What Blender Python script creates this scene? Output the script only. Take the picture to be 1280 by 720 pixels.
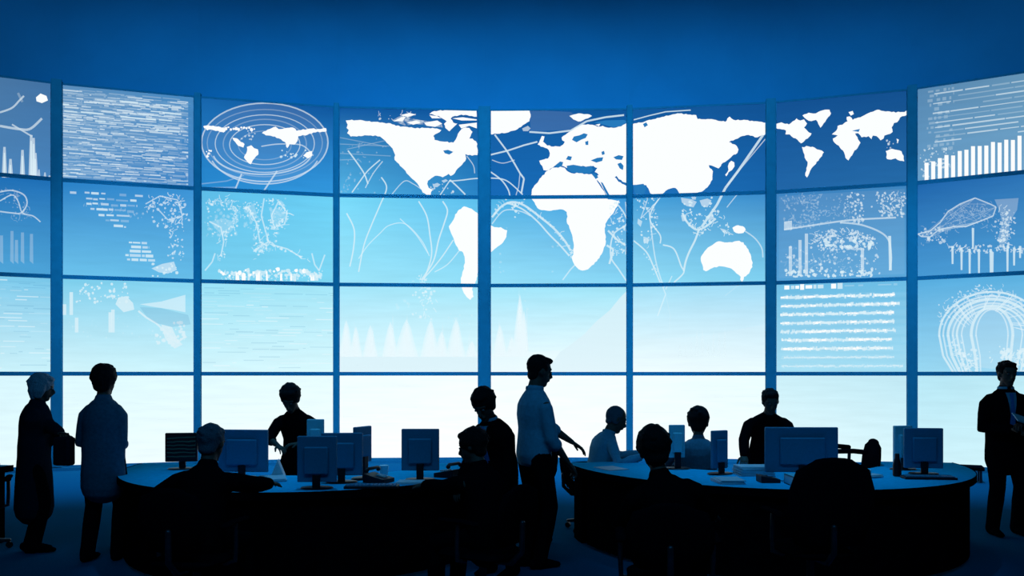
import bpy, bmesh, math, random
from mathutils import Vector, Matrix, noise
from mathutils.geometry import tessellate_polygon
random.seed(7)
for o in list(bpy.data.objects): bpy.data.objects.remove(o)
S = bpy.context.scene
COL = S.collection
V = Vector
# ------------------------------------------------------------------ camera
EYE = 1.64
FOC = 1000.0                       # focal length in pixels of a 1280 wide frame
cam = bpy.data.cameras.new('camera'); camo = bpy.data.objects.new('camera', cam); COL.objects.link(camo)
cam.sensor_width = 36; cam.lens = FOC/1280*36; cam.shift_y = 108/1280; cam.clip_end = 100
camo.location = (0, 0, EYE); camo.rotation_euler = (math.pi/2, 0, 0)
S.camera = camo
# ------------------------------------------------------------------ world, lights, exposure
w = bpy.data.worlds.new('world'); S.world = w; w.use_nodes = True
w.node_tree.nodes['Background'].inputs[0].default_value = (0.01, 0.04, 0.1, 1)
w.node_tree.nodes['Background'].inputs[1].default_value = 0.02
S.view_settings.view_transform = 'Standard'; S.view_settings.look = 'None'
S.view_settings.exposure = 0; S.view_settings.gamma = 1; S.view_settings.use_curve_mapping = False
def spot(name, loc, target, power, size, blend, color, radius=.15):
    l = bpy.data.lights.new(name, 'SPOT'); l.energy = power; l.spot_size = math.radians(size); l.spot_blend = blend
    l.color = color; l.shadow_soft_size = radius
    o = bpy.data.objects.new(name, l); COL.objects.link(o); o.location = loc
    o.rotation_euler = (V(target)-V(loc)).to_track_quat('-Z', 'Y').to_euler(); return o
BLUE = (0.05, 0.46, 1.0)
for x, e in ((-7.4, 300), (-4.4, 640), (-1.5, 920), (1.5, 860), (4.4, 560), (7.4, 280)):   # added unseen spots that brighten the upper wall and mullions
    spot('wall_fill_spot', (x, 8.6, 8.9), (x*1.02, 15, 4.0), e, 88, 1.0, BLUE)
for x, e in ((-6.5, 2700), (-2.2, 3000), (2.2, 3000), (6.5, 2400)):                     # more added spots, brightening the floor just in front of the wall
    spot('floor_fill_spot', (x, 11.6, 9.2), (x, 13.1, 0), e, 46, 1.0, BLUE)
for x, y, e in ((-1.9, 7.2, 900), (2.5, 7.4, 1000)):              # invented spots above the two desks to lift their worktops
    spot('desk_fill_spot', (x, y+1.2, 9.3), (x, y+.1, .75), e, 24, .9, BLUE)
def area(name, loc, target, power, sx, sy, color):
    l = bpy.data.lights.new(name, 'AREA'); l.shape = 'RECTANGLE'; l.size = sx; l.size_y = sy; l.energy = power; l.color = color
    o = bpy.data.objects.new(name, l); COL.objects.link(o); o.location = loc
    o.rotation_euler = (V(target)-V(loc)).to_track_quat('-Z', 'Y').to_euler(); return o
area('front_fill', (0, 1.5, 6.5), (0, 8, 1.0), 100, 8, 1.2, (0.05, 0.45, 1.0))  # added dim fill from above the camera side, for shirts and monitor backs

# ------------------------------------------------------------------ materials
def mat(name, color, rough=.6, spec=.3, nscale=None, namp=.25, bump=0, metallic=0):
    m = bpy.data.materials.new(name); m.use_nodes = True; nt = m.node_tree; b = nt.nodes['Principled BSDF']
    b.inputs['Roughness'].default_value = rough; b.inputs['Specular IOR Level'].default_value = spec; b.inputs['Metallic'].default_value = metallic
    n = nt.nodes.new('ShaderNodeTexNoise'); n.inputs['Scale'].default_value = nscale or 20; n.inputs['Detail'].default_value = 4
    tc = nt.nodes.new('ShaderNodeTexCoord'); nt.links.new(tc.outputs['Object'], n.inputs['Vector'])
    r = nt.nodes.new('ShaderNodeValToRGB'); a = namp
    r.color_ramp.elements[0].position = .3; r.color_ramp.elements[1].position = .7
    r.color_ramp.elements[0].color = (*[c*(1-a) for c in color], 1); r.color_ramp.elements[1].color = (*[min(1, c*(1+a)) for c in color], 1)
    nt.links.new(n.outputs['Fac'], r.inputs[0]); nt.links.new(r.outputs[0], b.inputs['Base Color'])
    if bump:
        bp = nt.nodes.new('ShaderNodeBump'); bp.inputs['Strength'].default_value = bump; bp.inputs['Distance'].default_value = .01
        nt.links.new(n.outputs['Fac'], bp.inputs['Height']); nt.links.new(bp.outputs[0], b.inputs['Normal'])
    return m
M = dict(
 wall=mat('wall_paint', (.06, .36, .60), .8, .1, 1.2, .04),
 dark=mat('dark_wall', (.01, .012, .016), .9, .1, 3, .2),
 floor=mat('floor_carpet', (.006, .11, .21), .9, 0, 90, .2, .1),
 mull=mat('mullion_paint', (.05, .32, .44), .6, .1, 8, .06),
 bezel=mat('bezel_plastic', (.05, .30, .44), .6, .1, 30, .06),
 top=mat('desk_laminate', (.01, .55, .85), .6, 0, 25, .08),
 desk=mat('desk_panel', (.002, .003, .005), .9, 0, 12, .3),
 casing=mat('monitor_casing', (.05, .26, .40), .6, .1, 60, .06, .05),
 pale=mat('pale_casing', (.40, .80, .88), .5, .3, 60, .05),
 black=mat('black_plastic', (.008, .009, .012), .5, .3, 50, .2),
 paper=mat('paper', (.6, .68, .72), .8, .2, 30, .05),
 chair=mat('chair_fabric', (.004, .005, .008), .9, 0, 90, .3, .2),
 metal=mat('chair_metal', (.05, .06, .07), .35, .5, 30, .2, 0, .6),
 skin=mat('skin', (.12, .075, .055), .6, .2, 35, .12),
 hair=mat('dark_hair', (.008, .007, .008), .8, .15, 120, .4, .5),
 grey_hair=mat('grey_hair', (.09, .12, .15), .8, .15, 120, .25, .5),
 white_hair=mat('white_hair', (.28, .36, .42), .8, .15, 120, .25, .5),
 suit=mat('black_suit', (.003, .004, .006), .95, 0, 80, .2, .2),
 navy=mat('navy_cloth', (.009, .016, .028), .95, 0, 80, .2, .2),
 shirt=mat('pale_shirt', (.16, .42, .56), .85, .05, 40, .1, .2),
 greysh=mat('grey_shirt', (.10, .2, .27), .9, .1, 40, .12, .2),
 tunic=mat('slate_tunic', (.07, .15, .21), .9, .1, 40, .15, .2),
 tie=mat('blue_tie', (.05, .22, .55), .6, .3, 60, .15),
 eye=mat('eye', (.12, .12, .12), .3, .5, 60, .1),
)
def emis(name, col, alpha=1.0, flick=0):
    m = bpy.data.materials.new(name); m.use_nodes = True; nt = m.node_tree; nt.nodes.clear()
    out = nt.nodes.new('ShaderNodeOutputMaterial'); e = nt.nodes.new('ShaderNodeEmission'); e.inputs[0].default_value = (*col, 1)
    last = e.outputs[0]
    if alpha < 1:
        t = nt.nodes.new('ShaderNodeBsdfTransparent'); x = nt.nodes.new('ShaderNodeMixShader'); x.inputs[0].default_value = alpha
        if flick:
            n = nt.nodes.new('ShaderNodeTexNoise'); n.inputs['Scale'].default_value = flick; n.inputs['Detail'].default_value = 3
            tc = nt.nodes.new('ShaderNodeTexCoord'); nt.links.new(tc.outputs['Object'], n.inputs['Vector'])
            mr = nt.nodes.new('ShaderNodeMapRange'); mr.inputs[1].default_value = .35; mr.inputs[2].default_value = .65
            mr.inputs[3].default_value = 0; mr.inputs[4].default_value = min(1, alpha*2)
            nt.links.new(n.outputs['Fac'], mr.inputs[0]); nt.links.new(mr.outputs[0], x.inputs[0])
        nt.links.new(t.outputs[0], x.inputs[1]); nt.links.new(last, x.inputs[2]); last = x.outputs[0]
    nt.links.new(last, out.inputs[0])
    try: m.cycles.emission_sampling = 'NONE'
    except Exception: pass
    return m
def srgb(c): return tuple((v/255/12.92 if v/255 <= .04045 else ((v/255+.055)/1.055)**2.4) for v in c)
# layers of display graphics, back to front: (name, sRGB, opacity, flicker)
LAY = [('haze', (215, 240, 250), .05, 0), ('pale', (225, 245, 252), .20, 0), ('speck', (235, 248, 252), .35, 9), ('mid', (235, 250, 255), .5, 0), ('land', (252, 255, 255), 1, 0),
       ('sea', (38, 122, 188), 1, 0), ('line', (220, 242, 250), .75, 0), ('deep', (60, 140, 190), .22, 0)]
LAYI = {l[0]: i for i, l in enumerate(LAY)}
GM = [emis('graphic_'+n, srgb(c), a, f) for n, c, a, f in LAY]
# ------------------------------------------------------------------ helpers
class MB:
    def __init__(s): s.v = []; s.f = []; s.m = []
    def add(s, vs, fs, mi=0):
        b = len(s.v); s.v += [tuple(p) for p in vs]; s.f += [tuple(i+b for i in f) for f in fs]; s.m += [mi]*len(fs); return s
    def box(s, c, d, rz=0, mi=0, mtx=None):
        c = V(c); R = Matrix.Rotation(rz, 3, 'Z') if mtx is None else mtx
        vs = [c + R @ V((x*d[0]/2, y*d[1]/2, z*d[2]/2)) for x in (-1, 1) for y in (-1, 1) for z in (-1, 1)]
        return s.add(vs, [(0,1,3,2),(4,6,7,5),(0,4,5,1),(2,3,7,6),(0,2,6,4),(1,5,7,3)], mi)
    def loft(s, pts, rad, side=(1,0,0), n=14, cap=True, mi=0):
        pts = [V(p) for p in pts]; side = V(side); rings = []
        rad = [(r, r) if not isinstance(r, tuple) else r for r in rad]
        def frame(i):
            t = (pts[min(i+1, len(pts)-1)] - pts[max(i-1, 0)]).normalized()
            a = side - t*side.dot(t)
            if a.length < 1e-3: a = V((0,1,0)) - t*t.y
            a.normalize(); return t, a, t.cross(a)
        def ring(p, a, u, rx, ry): return [p + a*(rx*math.cos(2*math.pi*k/n)) + u*(ry*math.sin(2*math.pi*k/n)) for k in range(n)]
        t, a, u = frame(0); rx, ry = rad[0]
        if cap:
            for q in (80, 55, 28):
                q = math.radians(q); rings.append(ring(pts[0]-t*min(rx, ry)*math.sin(q), a, u, rx*math.cos(q), ry*math.cos(q)))
        for i, p in enumerate(pts):
            t, a, u = frame(i); rings.append(ring(p, a, u, *rad[i]))
        rx, ry = rad[-1]
        if cap:
            for q in (28, 55, 80):
                q = math.radians(q); rings.append(ring(pts[-1]+t*min(rx, ry)*math.sin(q), a, u, rx*math.cos(q), ry*math.cos(q)))
        vs = [p for r in rings for p in r]; fs = []
        for i in range(len(rings)-1):
            for k in range(n): fs.append((i*n+k, i*n+(k+1)%n, (i+1)*n+(k+1)%n, (i+1)*n+k))
        fs.append(tuple(range(n-1, -1, -1))); fs.append(tuple((len(rings)-1)*n+k for k in range(n)))
        return s.add(vs, fs, mi)
    def ball(s, c, r, mtx=None, n=14, bumps=0, mi=0):
        c = V(c); mtx = mtx or Matrix.Identity(3); vs = []; fs = []; h = n*3//4
        for i in range(1, h):
            th = math.pi*i/h
            for k in range(n):
                p = V((math.sin(th)*math.cos(2*math.pi*k/n), math.sin(th)*math.sin(2*math.pi*k/n), math.cos(th)))
                f = 1 + bumps*noise.noise(p*4 + c*7) if bumps else 1
                vs.append(c + mtx @ V((p.x*r[0]*f, p.y*r[1]*f, p.z*r[2]*f)))
        for i in range(h-2):
            for k in range(n): fs.append((i*n+k, (i+1)*n+k, (i+1)*n+(k+1)%n, i*n+(k+1)%n))
        fs.append(tuple(range(n))); fs.append(tuple((h-2)*n+k for k in range(n-1, -1, -1)))
        return s.add(vs, fs, mi)
    def prism(s, poly, thick, mtx=None, loc=(0,0,0), mi=0):      # poly in local XZ, thickness along Y
        mtx = mtx or Matrix.Identity(3); loc = V(loc); n = len(poly)
        vs = [loc + mtx @ V((x, -thick/2, z)) for x, z in poly] + [loc + mtx @ V((x, thick/2, z)) for x, z in poly]
        fs = [tuple(range(n)), tuple(range(2*n-1, n-1, -1))] + [(k, k+n, (k+1)%n+n, (k+1)%n) for k in range(n)]
        return s.add(vs, fs, mi)
    def mesh(s, name):
        me = bpy.data.meshes.new(name); me.from_pydata(s.v, [], s.f); me.validate(); me.update()
        bm = bmesh.new(); bm.from_mesh(me); bmesh.ops.recalc_face_normals(bm, faces=bm.faces); bm.to_mesh(me); bm.free(); return me
    def build(s, name, m, parent=None, smooth=True, bevel=0):
        me = s.mesh(name)
        ms = m if isinstance(m, list) else [m]
        for x in ms: me.materials.append(x)
        if len(s.m) == len(me.polygons): me.polygons.foreach_set('material_index', s.m)
        if smooth: me.polygons.foreach_set('use_smooth', [True]*len(me.polygons))
        o = bpy.data.objects.new(name, me); COL.objects.link(o)
        if smooth: me.set_sharp_from_angle(angle=math.radians(40))
        if bevel:
            b = o.modifiers.new('b', 'BEVEL'); b.width = bevel; b.segments = 2; b.limit_method = 'ANGLE'
        if parent: o.parent = parent
        return o
def tag(o, label=None, cat=None, group=None, kind=None):
    if label: o['label'] = label
    if cat: o['category'] = cat
    if group: o['group'] = group
    if kind: o['kind'] = kind
    return o
def empty(name, loc=(0,0,0), rz=0, **k):
    o = bpy.data.objects.new(name, None); COL.objects.link(o); o.location = loc; o.rotation_euler = (0, 0, rz); o.empty_display_size = .1
    return tag(o, **k)
def remesh(mb, voxel, smooth=4, extra=None):
    """fuse the closed shells of mb into one continuous skin; extra = shells joined without fusing (fingers)"""
    me = mb.mesh('t'); o = bpy.data.objects.new('t', me); COL.objects.link(o)
    r = o.modifiers.new('r', 'REMESH'); r.mode = 'VOXEL'; r.voxel_size = voxel
    sm = o.modifiers.new('s', 'SMOOTH'); sm.factor = .5; sm.iterations = smooth
    bpy.context.view_layer.update()
    ev = o.evaluated_get(bpy.context.evaluated_depsgraph_get()); out = bpy.data.meshes.new_from_object(ev)
    bpy.data.objects.remove(o)
    res = MB(); res.add([v.co.copy() for v in out.vertices], [tuple(p.vertices) for p in out.polygons])
    if extra: res.add(extra.v, extra.f)
    bpy.data.meshes.remove(out)
    return res
def W(px, py, d): return V(((px-640)/FOC*d, d, EYE-(py-468)/FOC*d))

# ------------------------------------------------------------------ the room
# plan of the curved video wall, at the joints between its eight columns of screens
JX = [-110, 71, 247, 420.5, 605.5, 787, 963.5, 1140, 1325]
JD = [12.80, 13.62, 14.28, 14.82, 15.0, 14.93, 14.58, 13.90, 12.88]
JW = [.17, .16, .11, .095, .22, .10, .17, .15, .15]
J = [V(((x-640)/FOC*d, d, 0)) for x, d in zip(JX, JD)]
ZR = [6.61, 4.957, 3.305, 1.652, .055]
def wallpath(off, ext=True):
    pts = []
    for i, p in enumerate(J):
        a = J[max(i-1, 0)]; b = J[min(i+1, len(J)-1)]; t = (b-a).normalized(); nrm = V((-t.y, t.x, 0)); pts.append(p + nrm*off)
    if ext:
        a = pts[0]-V((1.9, 1.5, 0)); b = pts[-1]+V((1.9, -1.5, 0)); pts = [a]+pts+[b]
    return pts
mb = MB(); A = wallpath(.14); B = wallpath(.34); n = len(A)
for i in range(n-1):
    q = [A[i], A[i+1], B[i+1], B[i]]
    mb.add([V((p.x, p.y, 0)) for p in q]+[V((p.x, p.y, 9.6)) for p in q], [(0,1,2,3),(7,6,5,4),(0,4,5,1),(1,5,6,2),(2,6,7,3),(3,7,4,0)])
mb.build('wall_back', M['wall'], smooth=False)['kind'] = 'structure'
RX = 11.6
def struct(name, c, d, m): o = MB().box(c, d).build(name, m, smooth=False); o['kind'] = 'structure'; return o
struct('floor', (0, 6, -.05), (2*RX, 19.6, .1), M['floor'])
struct('ceiling', (0, 6, 9.65), (2*RX, 19.6, .1), M['dark'])
struct('wall_left', (-RX-.05, 6, 4.8), (.1, 19.6, 9.6), M['dark'])
struct('wall_right', (RX+.05, 6, 4.8), (.1, 19.6, 9.6), M['dark'])
mb = MB(); A = wallpath(-.05); B = wallpath(.139)
for i in range(1, n-2):
    q = [A[i], A[i+1], B[i+1], B[i]]
    mb.add([V((p.x, p.y, 0)) for p in q]+[V((p.x, p.y, .053)) for p in q], [(0,1,2,3),(7,6,5,4),(0,4,5,1),(1,5,6,2),(2,6,7,3),(3,7,4,0)])
mb.build('baseboard_back', M['bezel'], smooth=False)['kind'] = 'structure'
for i, p in enumerate(J):
    a = J[max(i-1, 0)]; b = J[min(i+1, len(J)-1)]; t = (b-a).normalized(); nrm = V((-t.y, t.x, 0)); rz = math.atan2(t.y, t.x)
    c = p + nrm*.045
    o = MB().box((c.x, c.y, 3.36), (JW[i], .185, 6.6), rz).build('trim_%d' % (i+1), M['mull'], smooth=False, bevel=.008); o['kind'] = 'structure'

# ------------------------------------------------------------------ display graphics (drawn in photo pixels, laid onto the screens)
PR = []      # (layer, [triangle pts])
def poly(pts, lay, sc=None):
    if sc: ox, oy, k = sc; pts = [(ox+x/k, oy+y/k) for x, y in pts]
    if lay == 'land' and len(pts) > 6:              # ragged coastlines
        rs = random.getstate(); random.seed(len(pts)); q = []
        for (x0, y0), (x1, y1) in zip(pts, pts[1:]+pts[:1]):
            L = math.hypot(x1-x0, y1-y0); n_ = max(1, int(L/2.4)); q.append((x0, y0))
            for i in range(1, n_): t = i/n_; o_ = random.uniform(-.75, .75); q.append((x0+(x1-x0)*t-(y1-y0)/L*o_, y0+(y1-y0)*t+(x1-x0)/L*o_))
        pts = q; random.setstate(rs)
    for tri in tessellate_polygon([[V((x, y, 0)) for x, y in pts]]): PR.append((LAYI[lay], [pts[i] for i in tri]))
def quad(a, b, c, d, lay): L = LAYI[lay]; PR.append((L, [a, b, c])); PR.append((L, [a, c, d]))
def line(pts, wd, lay, sc=None):
    if sc: ox, oy, k = sc; pts = [(ox+x/k, oy+y/k) for x, y in pts]
    for (x0, y0), (x1, y1) in zip(pts, pts[1:]):
        L = math.hypot(x1-x0, y1-y0) or 1; nx, ny = -(y1-y0)/L*wd/2, (x1-x0)/L*wd/2
        quad((x0+nx, y0+ny), (x1+nx, y1+ny), (x1-nx, y1-ny), (x0-nx, y0-ny), lay)
def smooth(pts, k=6):
    out = []
    P = [pts[0]]+list(pts)+[pts[-1]]
    for i in range(1, len(P)-2):
        for j in range(k):
            t = j/k; a, b, c, d = P[i-1], P[i], P[i+1], P[i+2]
            out.append(tuple(.5*((2*b[q])+(-a[q]+c[q])*t+(2*a[q]-5*b[q]+4*c[q]-d[q])*t*t+(-a[q]+3*b[q]-3*c[q]+d[q])*t**3) for q in (0, 1)))
    return out+[pts[-1]]
def curve(pts, wd, lay, sc=None): line(smooth(pts), wd, lay, sc)
def rnd(a, b): return random.uniform(a, b)
def dot(x, y, r, lay, n=7):
    poly([(x+r*rnd(.7, 1.2)*math.cos(6.283*i/n), y+r*rnd(.7, 1.2)*math.sin(6.283*i/n)) for i in range(n)], lay)
def scatter(x0, y0, x1, y1, n, r0, r1, lay):
    for _ in range(n): dot(rnd(x0, x1), rnd(y0, y1), rnd(r0, r1), lay, 5)
def ring(cx, cy, rx, ry, wd, lay, a0=0, a1=360, n=48):
    line([(cx+rx*math.cos(math.radians(a0+(a1-a0)*i/n)), cy+ry*math.sin(math.radians(a0+(a1-a0)*i/n))) for i in range(n+1)], wd, lay)
def squig(path, n, sp, lay, sc=None, r=(.5, 1.6)):      # dots and short crooked strokes gathered along a path
    if sc: ox, oy, k = sc; path = [(ox+x/k, oy+y/k) for x, y in path]
    P = smooth(path, 8)
    for _ in range(n):
        x, y = random.choice(P); x += random.gauss(0, sp); y += random.gauss(0, sp)
        if random.random() < .5: dot(x, y, rnd(*r), lay, 6)
        else:
            a = rnd(0, 6.283); b = a+rnd(-1, 1); L = rnd(1.5, 4); line([(x, y), (x+L*math.cos(a), y+L*math.sin(a)), (x+L*math.cos(a)+L*math.cos(b), y+L*math.sin(a)+L*math.sin(b))], rnd(.5, 1.1), lay)
def tpx(c, z, u):                                              # pixel of a point of column c at height z
    p = J[c].lerp(J[c+1], u); return (640+p.x/p.y*FOC, 468-(z-EYE)/p.y*FOC)
def tile(c, r, u, v): return tpx(c, ZR[r]*(1-v)+ZR[r+1]*v, u)
def dashes(c, r, u0, v0, u1, v1, rows, h, lays, fill=.8, dl=(.01, .07), gap=(.003, .02), jit=0):
    for i in range(rows):
        v = v0+(v1-v0)*(i+.5)/rows; u = u0+rnd(0, .03)
        while u < u1:
            L = rnd(*dl); e = min(u+L, u1)
            if random.random() < fill:
                hh = h*rnd(.6, 1.2); vv = v+rnd(-jit, jit)
                quad(tile(c, r, u, vv-hh/2), tile(c, r, e, vv-hh/2), tile(c, r, e, vv+hh/2), tile(c, r, u, vv+hh/2), random.choice(lays))
            u = e+rnd(*gap)
# --- the large world map
k3 = (420, 120, 3.0); k4 = (600, 120, 3.0); k5 = (780, 110, 2.88)
def cv(pts, sc): return [(sc[0]+x/sc[2], sc[1]+y/sc[2]) for x, y in pts]
poly(cv([(37,92),(90,90),(140,97),(165,100),(205,103),(225,112),(260,115),(290,120),(330,120),(370,122),(395,128),(380,140),(365,150),(370,165),(390,170),(410,172),(440,175),(448,165),(455,150),(462,135),(470,125),(485,118),(500,120),(512,135),(505,150),(500,160),(512,160),(525,170),(530,180),(530,222),(510,224),(495,222),(485,218),(488,235),(478,250),(465,265),(450,280),(440,295),(430,300),(422,292),(400,305),(385,300),(370,300),(358,308),(345,318),(342,330),(348,345),(362,352),(355,370),(375,378),(340,372),(325,362),(315,345),(305,328),(295,318),(280,305),(265,290),(255,275),(240,262),(230,250),(220,240),(222,222),(215,205),(205,190),(190,175),(175,160),(165,152),(130,148),(100,150),(78,152),(55,152),(42,140),(48,128),(40,120),(44,108)], k3), 'land')
poly(cv([(385,55),(528,52),(528,78),(500,75),(470,70),(445,75),(430,85),(440,100),(455,104),(440,118),(425,133),(410,120),(405,105),(415,95),(400,85),(385,75),(350,68),(360,60)], k3), 'land')
poly(cv([(210,92),(235,78),(262,70),(300,66),(298,74),(270,80),(300,88),(345,95),(395,100),(400,118),(350,112),(330,108),(290,104),(262,112),(240,104)], k3), 'speck')
for q in ([(215,95),(245,80),(262,78),(250,95)], [(265,100),(300,92),(318,100),(290,108)], [(330,100),(380,92),(398,104),(372,116),(340,112)], [(460,108),(528,100),(528,122),(500,112),(470,122)], [(240,72),(275,64),(300,70),(270,78)], [(350,72),(380,76),(395,84),(360,84)], [(436,84),(475,80),(528,88),(528,92),(470,92)]):
    poly(cv(q, k3), 'land')
poly(cv([(402,205),(420,202),(440,210),(425,220),(408,215)], k3), 'sea')
poly(cv([(362,332),(380,326),(392,332),(380,342),(366,342)], k3), 'mid'); poly(cv([(395,318),(412,312),(420,318),(404,326)], k3), 'mid')
poly([(561,283),(566,276),(569,268),(574,262),(580,258),(586,260),(592,263),(598,268),(604,273),(610,281),(618,284),(626,284),(634,288),(633,296),(627,305),(620,310),(614,315),(609,321),(603,326),(598,332),(597,345),(594,355),(590,362),(592,371),(588,375),(583,371),(578,362),(576,350),(579,338),(581,326),(579,316),(573,312),(568,302),(565,294)], 'land')
poly(cv([(37,55),(110,52),(185,52),(190,70),(185,95),(172,103),(160,110),(140,125),(115,132),(90,140),(65,142),(45,145),(30,138),(30,60)], k4), 'land')
poly(cv([(158,122),(180,112),(190,122),(180,132),(162,132)], k4), 'mid')
eu = cv([(222,243),(240,238),(255,235),(262,215),(258,203),(245,195),(228,190),(216,182),(222,174),(235,170),(244,178),(252,186),(275,190),(300,190),(312,182),(318,172),(308,166),(306,156),(320,146),(330,138),(350,125),(365,116),(382,108),(405,106),(420,108),(440,115),(460,112),(475,118),(500,120),(530,110),(548,103),(552,100)], k4)
asn = cv([(25,128),(60,125),(90,115),(120,108),(160,100),(185,94),(200,92),(230,96),(260,98),(265,112),(300,112),(330,115),(350,120),(365,122),(372,110),(380,103),(395,115),(425,116),(460,118),(495,122),(520,128),(528,138),(520,152),(505,170),(492,172),(480,178),(455,172),(440,170),(418,176),(400,185),(385,190),(378,195),(390,202),(405,208),(412,222),(408,234),(395,240),(385,250),(370,262),(355,270),(348,282),(340,290),(322,282),(305,278),(308,288),(320,300),(318,318),(318,330),(310,345),(300,358),(288,368),(270,375),(245,380),(222,386),(205,388),(195,372),(185,360),(168,362),(150,370),(140,380),(130,392),(120,396),(108,388),(95,380),(88,362),(80,350),(62,352),(50,350)], k5)
ara = cv([(555,330),(535,322),(520,312),(512,300),(505,305),(520,322),(540,332),(555,345),(552,358),(545,370),(520,378),(500,382),(484,384),(476,372),(465,352),(455,335),(442,318),(430,303),(445,296),(430,285),(440,270),(425,262),(400,270),(385,262),(365,268),(345,262),(325,270),(310,262),(295,268),(280,262),(265,272),(250,280),(238,278),(233,262)], k4)
poly(eu+asn+ara, 'land')
poly(cv([(250,282),(270,270),(300,265),(318,270),(325,280),(345,290),(372,290),(400,292),(425,295),(432,308),(440,322),(455,345),(468,365),(480,388),(500,390),(522,392),(518,405),(508,422),(495,445),(480,462),(470,480),(468,505),(472,530),(470,560),(462,580),(450,600),(438,620),(420,635),(405,650),(385,655),(370,650),(360,640),(350,625),(345,610),(350,585),(352,560),(348,540),(345,520),(335,495),(325,470),(328,452),(325,435),(315,428),(300,425),(275,428),(250,430),(230,428),(215,420),(205,400),(190,378),(195,350),(210,330),(230,305)], k4), 'land')
poly(cv([(335,75),(360,68),(380,66),(400,68),(420,75),(405,84),(385,92),(368,96),(350,88)], k4), 'land')
poly(cv([(222,172),(232,150),(242,152),(238,168),(230,178)], k4), 'land')
for q in ([(345,165),(352,152),(372,148),(390,140),(404,144),(396,158),(380,164),(362,174)], [(394,172),(406,168),(406,184),(396,184)], [(280,262),(300,246),(312,248),(308,262),(292,270)], [(322,238),(330,225),(345,228),(340,242)], [(325,262),(350,258),(372,262),(392,266),(418,262),(424,280),(412,290),(380,290),(345,286),(328,276)], [(415,242),(440,232),(462,230),(458,244),(436,250)], [(500,230),(520,222),(538,226),(532,240),(510,238)], [(515,255),(528,250),(538,262),(536,278),(524,272)], [(452,322),(460,326),(490,380),(484,382),(470,362)], [(418,292),(430,290),(444,305),(434,312)], [(428,100),(470,92),(540,90),(552,96),(530,114),(500,118),(470,110)], [(455,210),(465,206),(468,218),(458,222)]):
    poly(cv(q, k4), 'sea')
poly(cv([(300,225),(320,222),(322,232),(338,252),(330,258),(312,240)], k4), 'land')
poly(cv([(432,108),(452,104),(446,114)], k4), 'land'); poly(cv([(500,100),(520,96),(515,106)], k4), 'land')
poly(cv([(35,350),(70,345),(80,360),(72,385),(40,382)], k5), 'sea'); poly(cv([(68,130),(80,124),(86,134),(74,142)], k5), 'sea')
poly(cv([(282,600),(290,588),(310,570),(325,560),(340,552),(362,556),(380,555),(398,552),(415,550),(430,556),(442,575),(450,590),(458,608),(463,630),(462,645),(450,668),(432,680),(425,698),(418,690),(420,680),(405,668),(392,655),(380,648),(350,642),(325,645),(310,652),(295,660),(285,655),(280,632),(276,615)], k5), 'land')
poly(cv([(390,503),(410,494),(428,498),(438,510),(430,522),(412,524),(395,516)], k5), 'land')
poly(cv([(378,270),(386,262),(397,268),(398,282),(388,296),(376,304),(368,318),(364,312),(376,295),(374,282)], k5), 'land')
for q in ([(205,395),(240,400),(262,410),(250,430),(225,425),(208,412)], [(272,405),(300,398),(315,405),(300,430),(280,425)], [(205,458),(222,455),(226,478),(210,480)], [(345,505),(365,510),(372,525),(358,522)], [(242,392),(260,392),(258,402),(246,402)], [(300,460),(320,452),(325,470),(305,480)], [(70,535),(88,540),(84,560),(70,555)], [(50,470),(66,480),(60,500),(48,488)]):
    poly(cv(q, k5), 'mid')
random.seed(11)
scatter(852, 246, 902, 285, 34, .6, 2.2, 'line'); scatter(795, 246, 822, 300, 30, .5, 1.8, 'line'); scatter(760, 250, 786, 320, 26, .6, 2.2, 'line')
curve([(210,450),(225,480),(250,505),(270,510),(300,495),(330,470)], 2.6, 'line', k5)
curve([(270,510),(255,550),(235,590),(222,625),(215,660)], 2.4, 'line', k5)
line([(500,170),(455,235),(410,300),(365,360),(335,420),(300,470),(280,500)], 3.0, 'line', k5); line([(512,180),(420,290),(372,350)], 1.3, 'mid', k5)
curve([(435,515),(470,540),(495,575),(500,610)], 1.6, 'mid', k5); line([(370,430),(410,380)], 1.2, 'mid', k5)
curve([(125,400),(100,440),(95,480),(130,530),(130,560)], 1.6, 'line', k5); curve([(35,550),(80,590),(105,640),(130,700)], 1.8, 'line', k5)
curve([(90,440),(110,600),(130,680),(145,716)], 1.6, 'mid', k5); curve([(140,565),(180,580),(205,640),(215,665),(180,700)], 1.8, 'line', k5)
line([(85,400),(60,470),(100,430),(130,395)], 1.2, 'mid', k5); line([(5,410),(15,520),(5,600)], 1.2, 'mid', k5)
line([(35,115),(90,100),(150,86),(240,80)], 1.4, 'line', k5); line([(35,75),(95,72)], 1.2, 'mid', k5)
# flight arcs, Pacific side
curve([(45,205),(75,245),(105,290),(120,330)], 1.7, 'line', k3)
curve([(165,240),(120,280),(90,320),(60,362)], 1.5, 'line', k3); curve([(175,245),(140,290),(110,345)], 1.3, 'mid', k3)
curve([(170,305),(190,345),(165,410),(135,480),(105,560),(85,660)], 1.6, 'line', k3)
curve([(40,440),(68,500),(66,570),(52,640)], 1.7, 'line', k3)
curve([(310,395),(340,450),(352,520),(358,600),(330,690)], 1.7, 'line', k3)
curve([(400,395),(418,430),(405,480),(385,540),(365,620),(320,690)], 1.8, 'line', k3)
curve([(440,540),(400,600),(360,650),(322,692)], 1.5, 'line', k3); curve([(470,570),(420,630),(370,660)], 1.3, 'mid', k3)
curve([(85,610),(120,560),(165,515),(200,485),(260,480),(320,540),(350,600)], 1.2, 'mid', k3); curve([(240,460),(300,520),(345,590)], 1.2, 'mid', k3)
curve([(205,375),(255,320),(290,330),(320,350)], 1.2, 'mid', k3)
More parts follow.
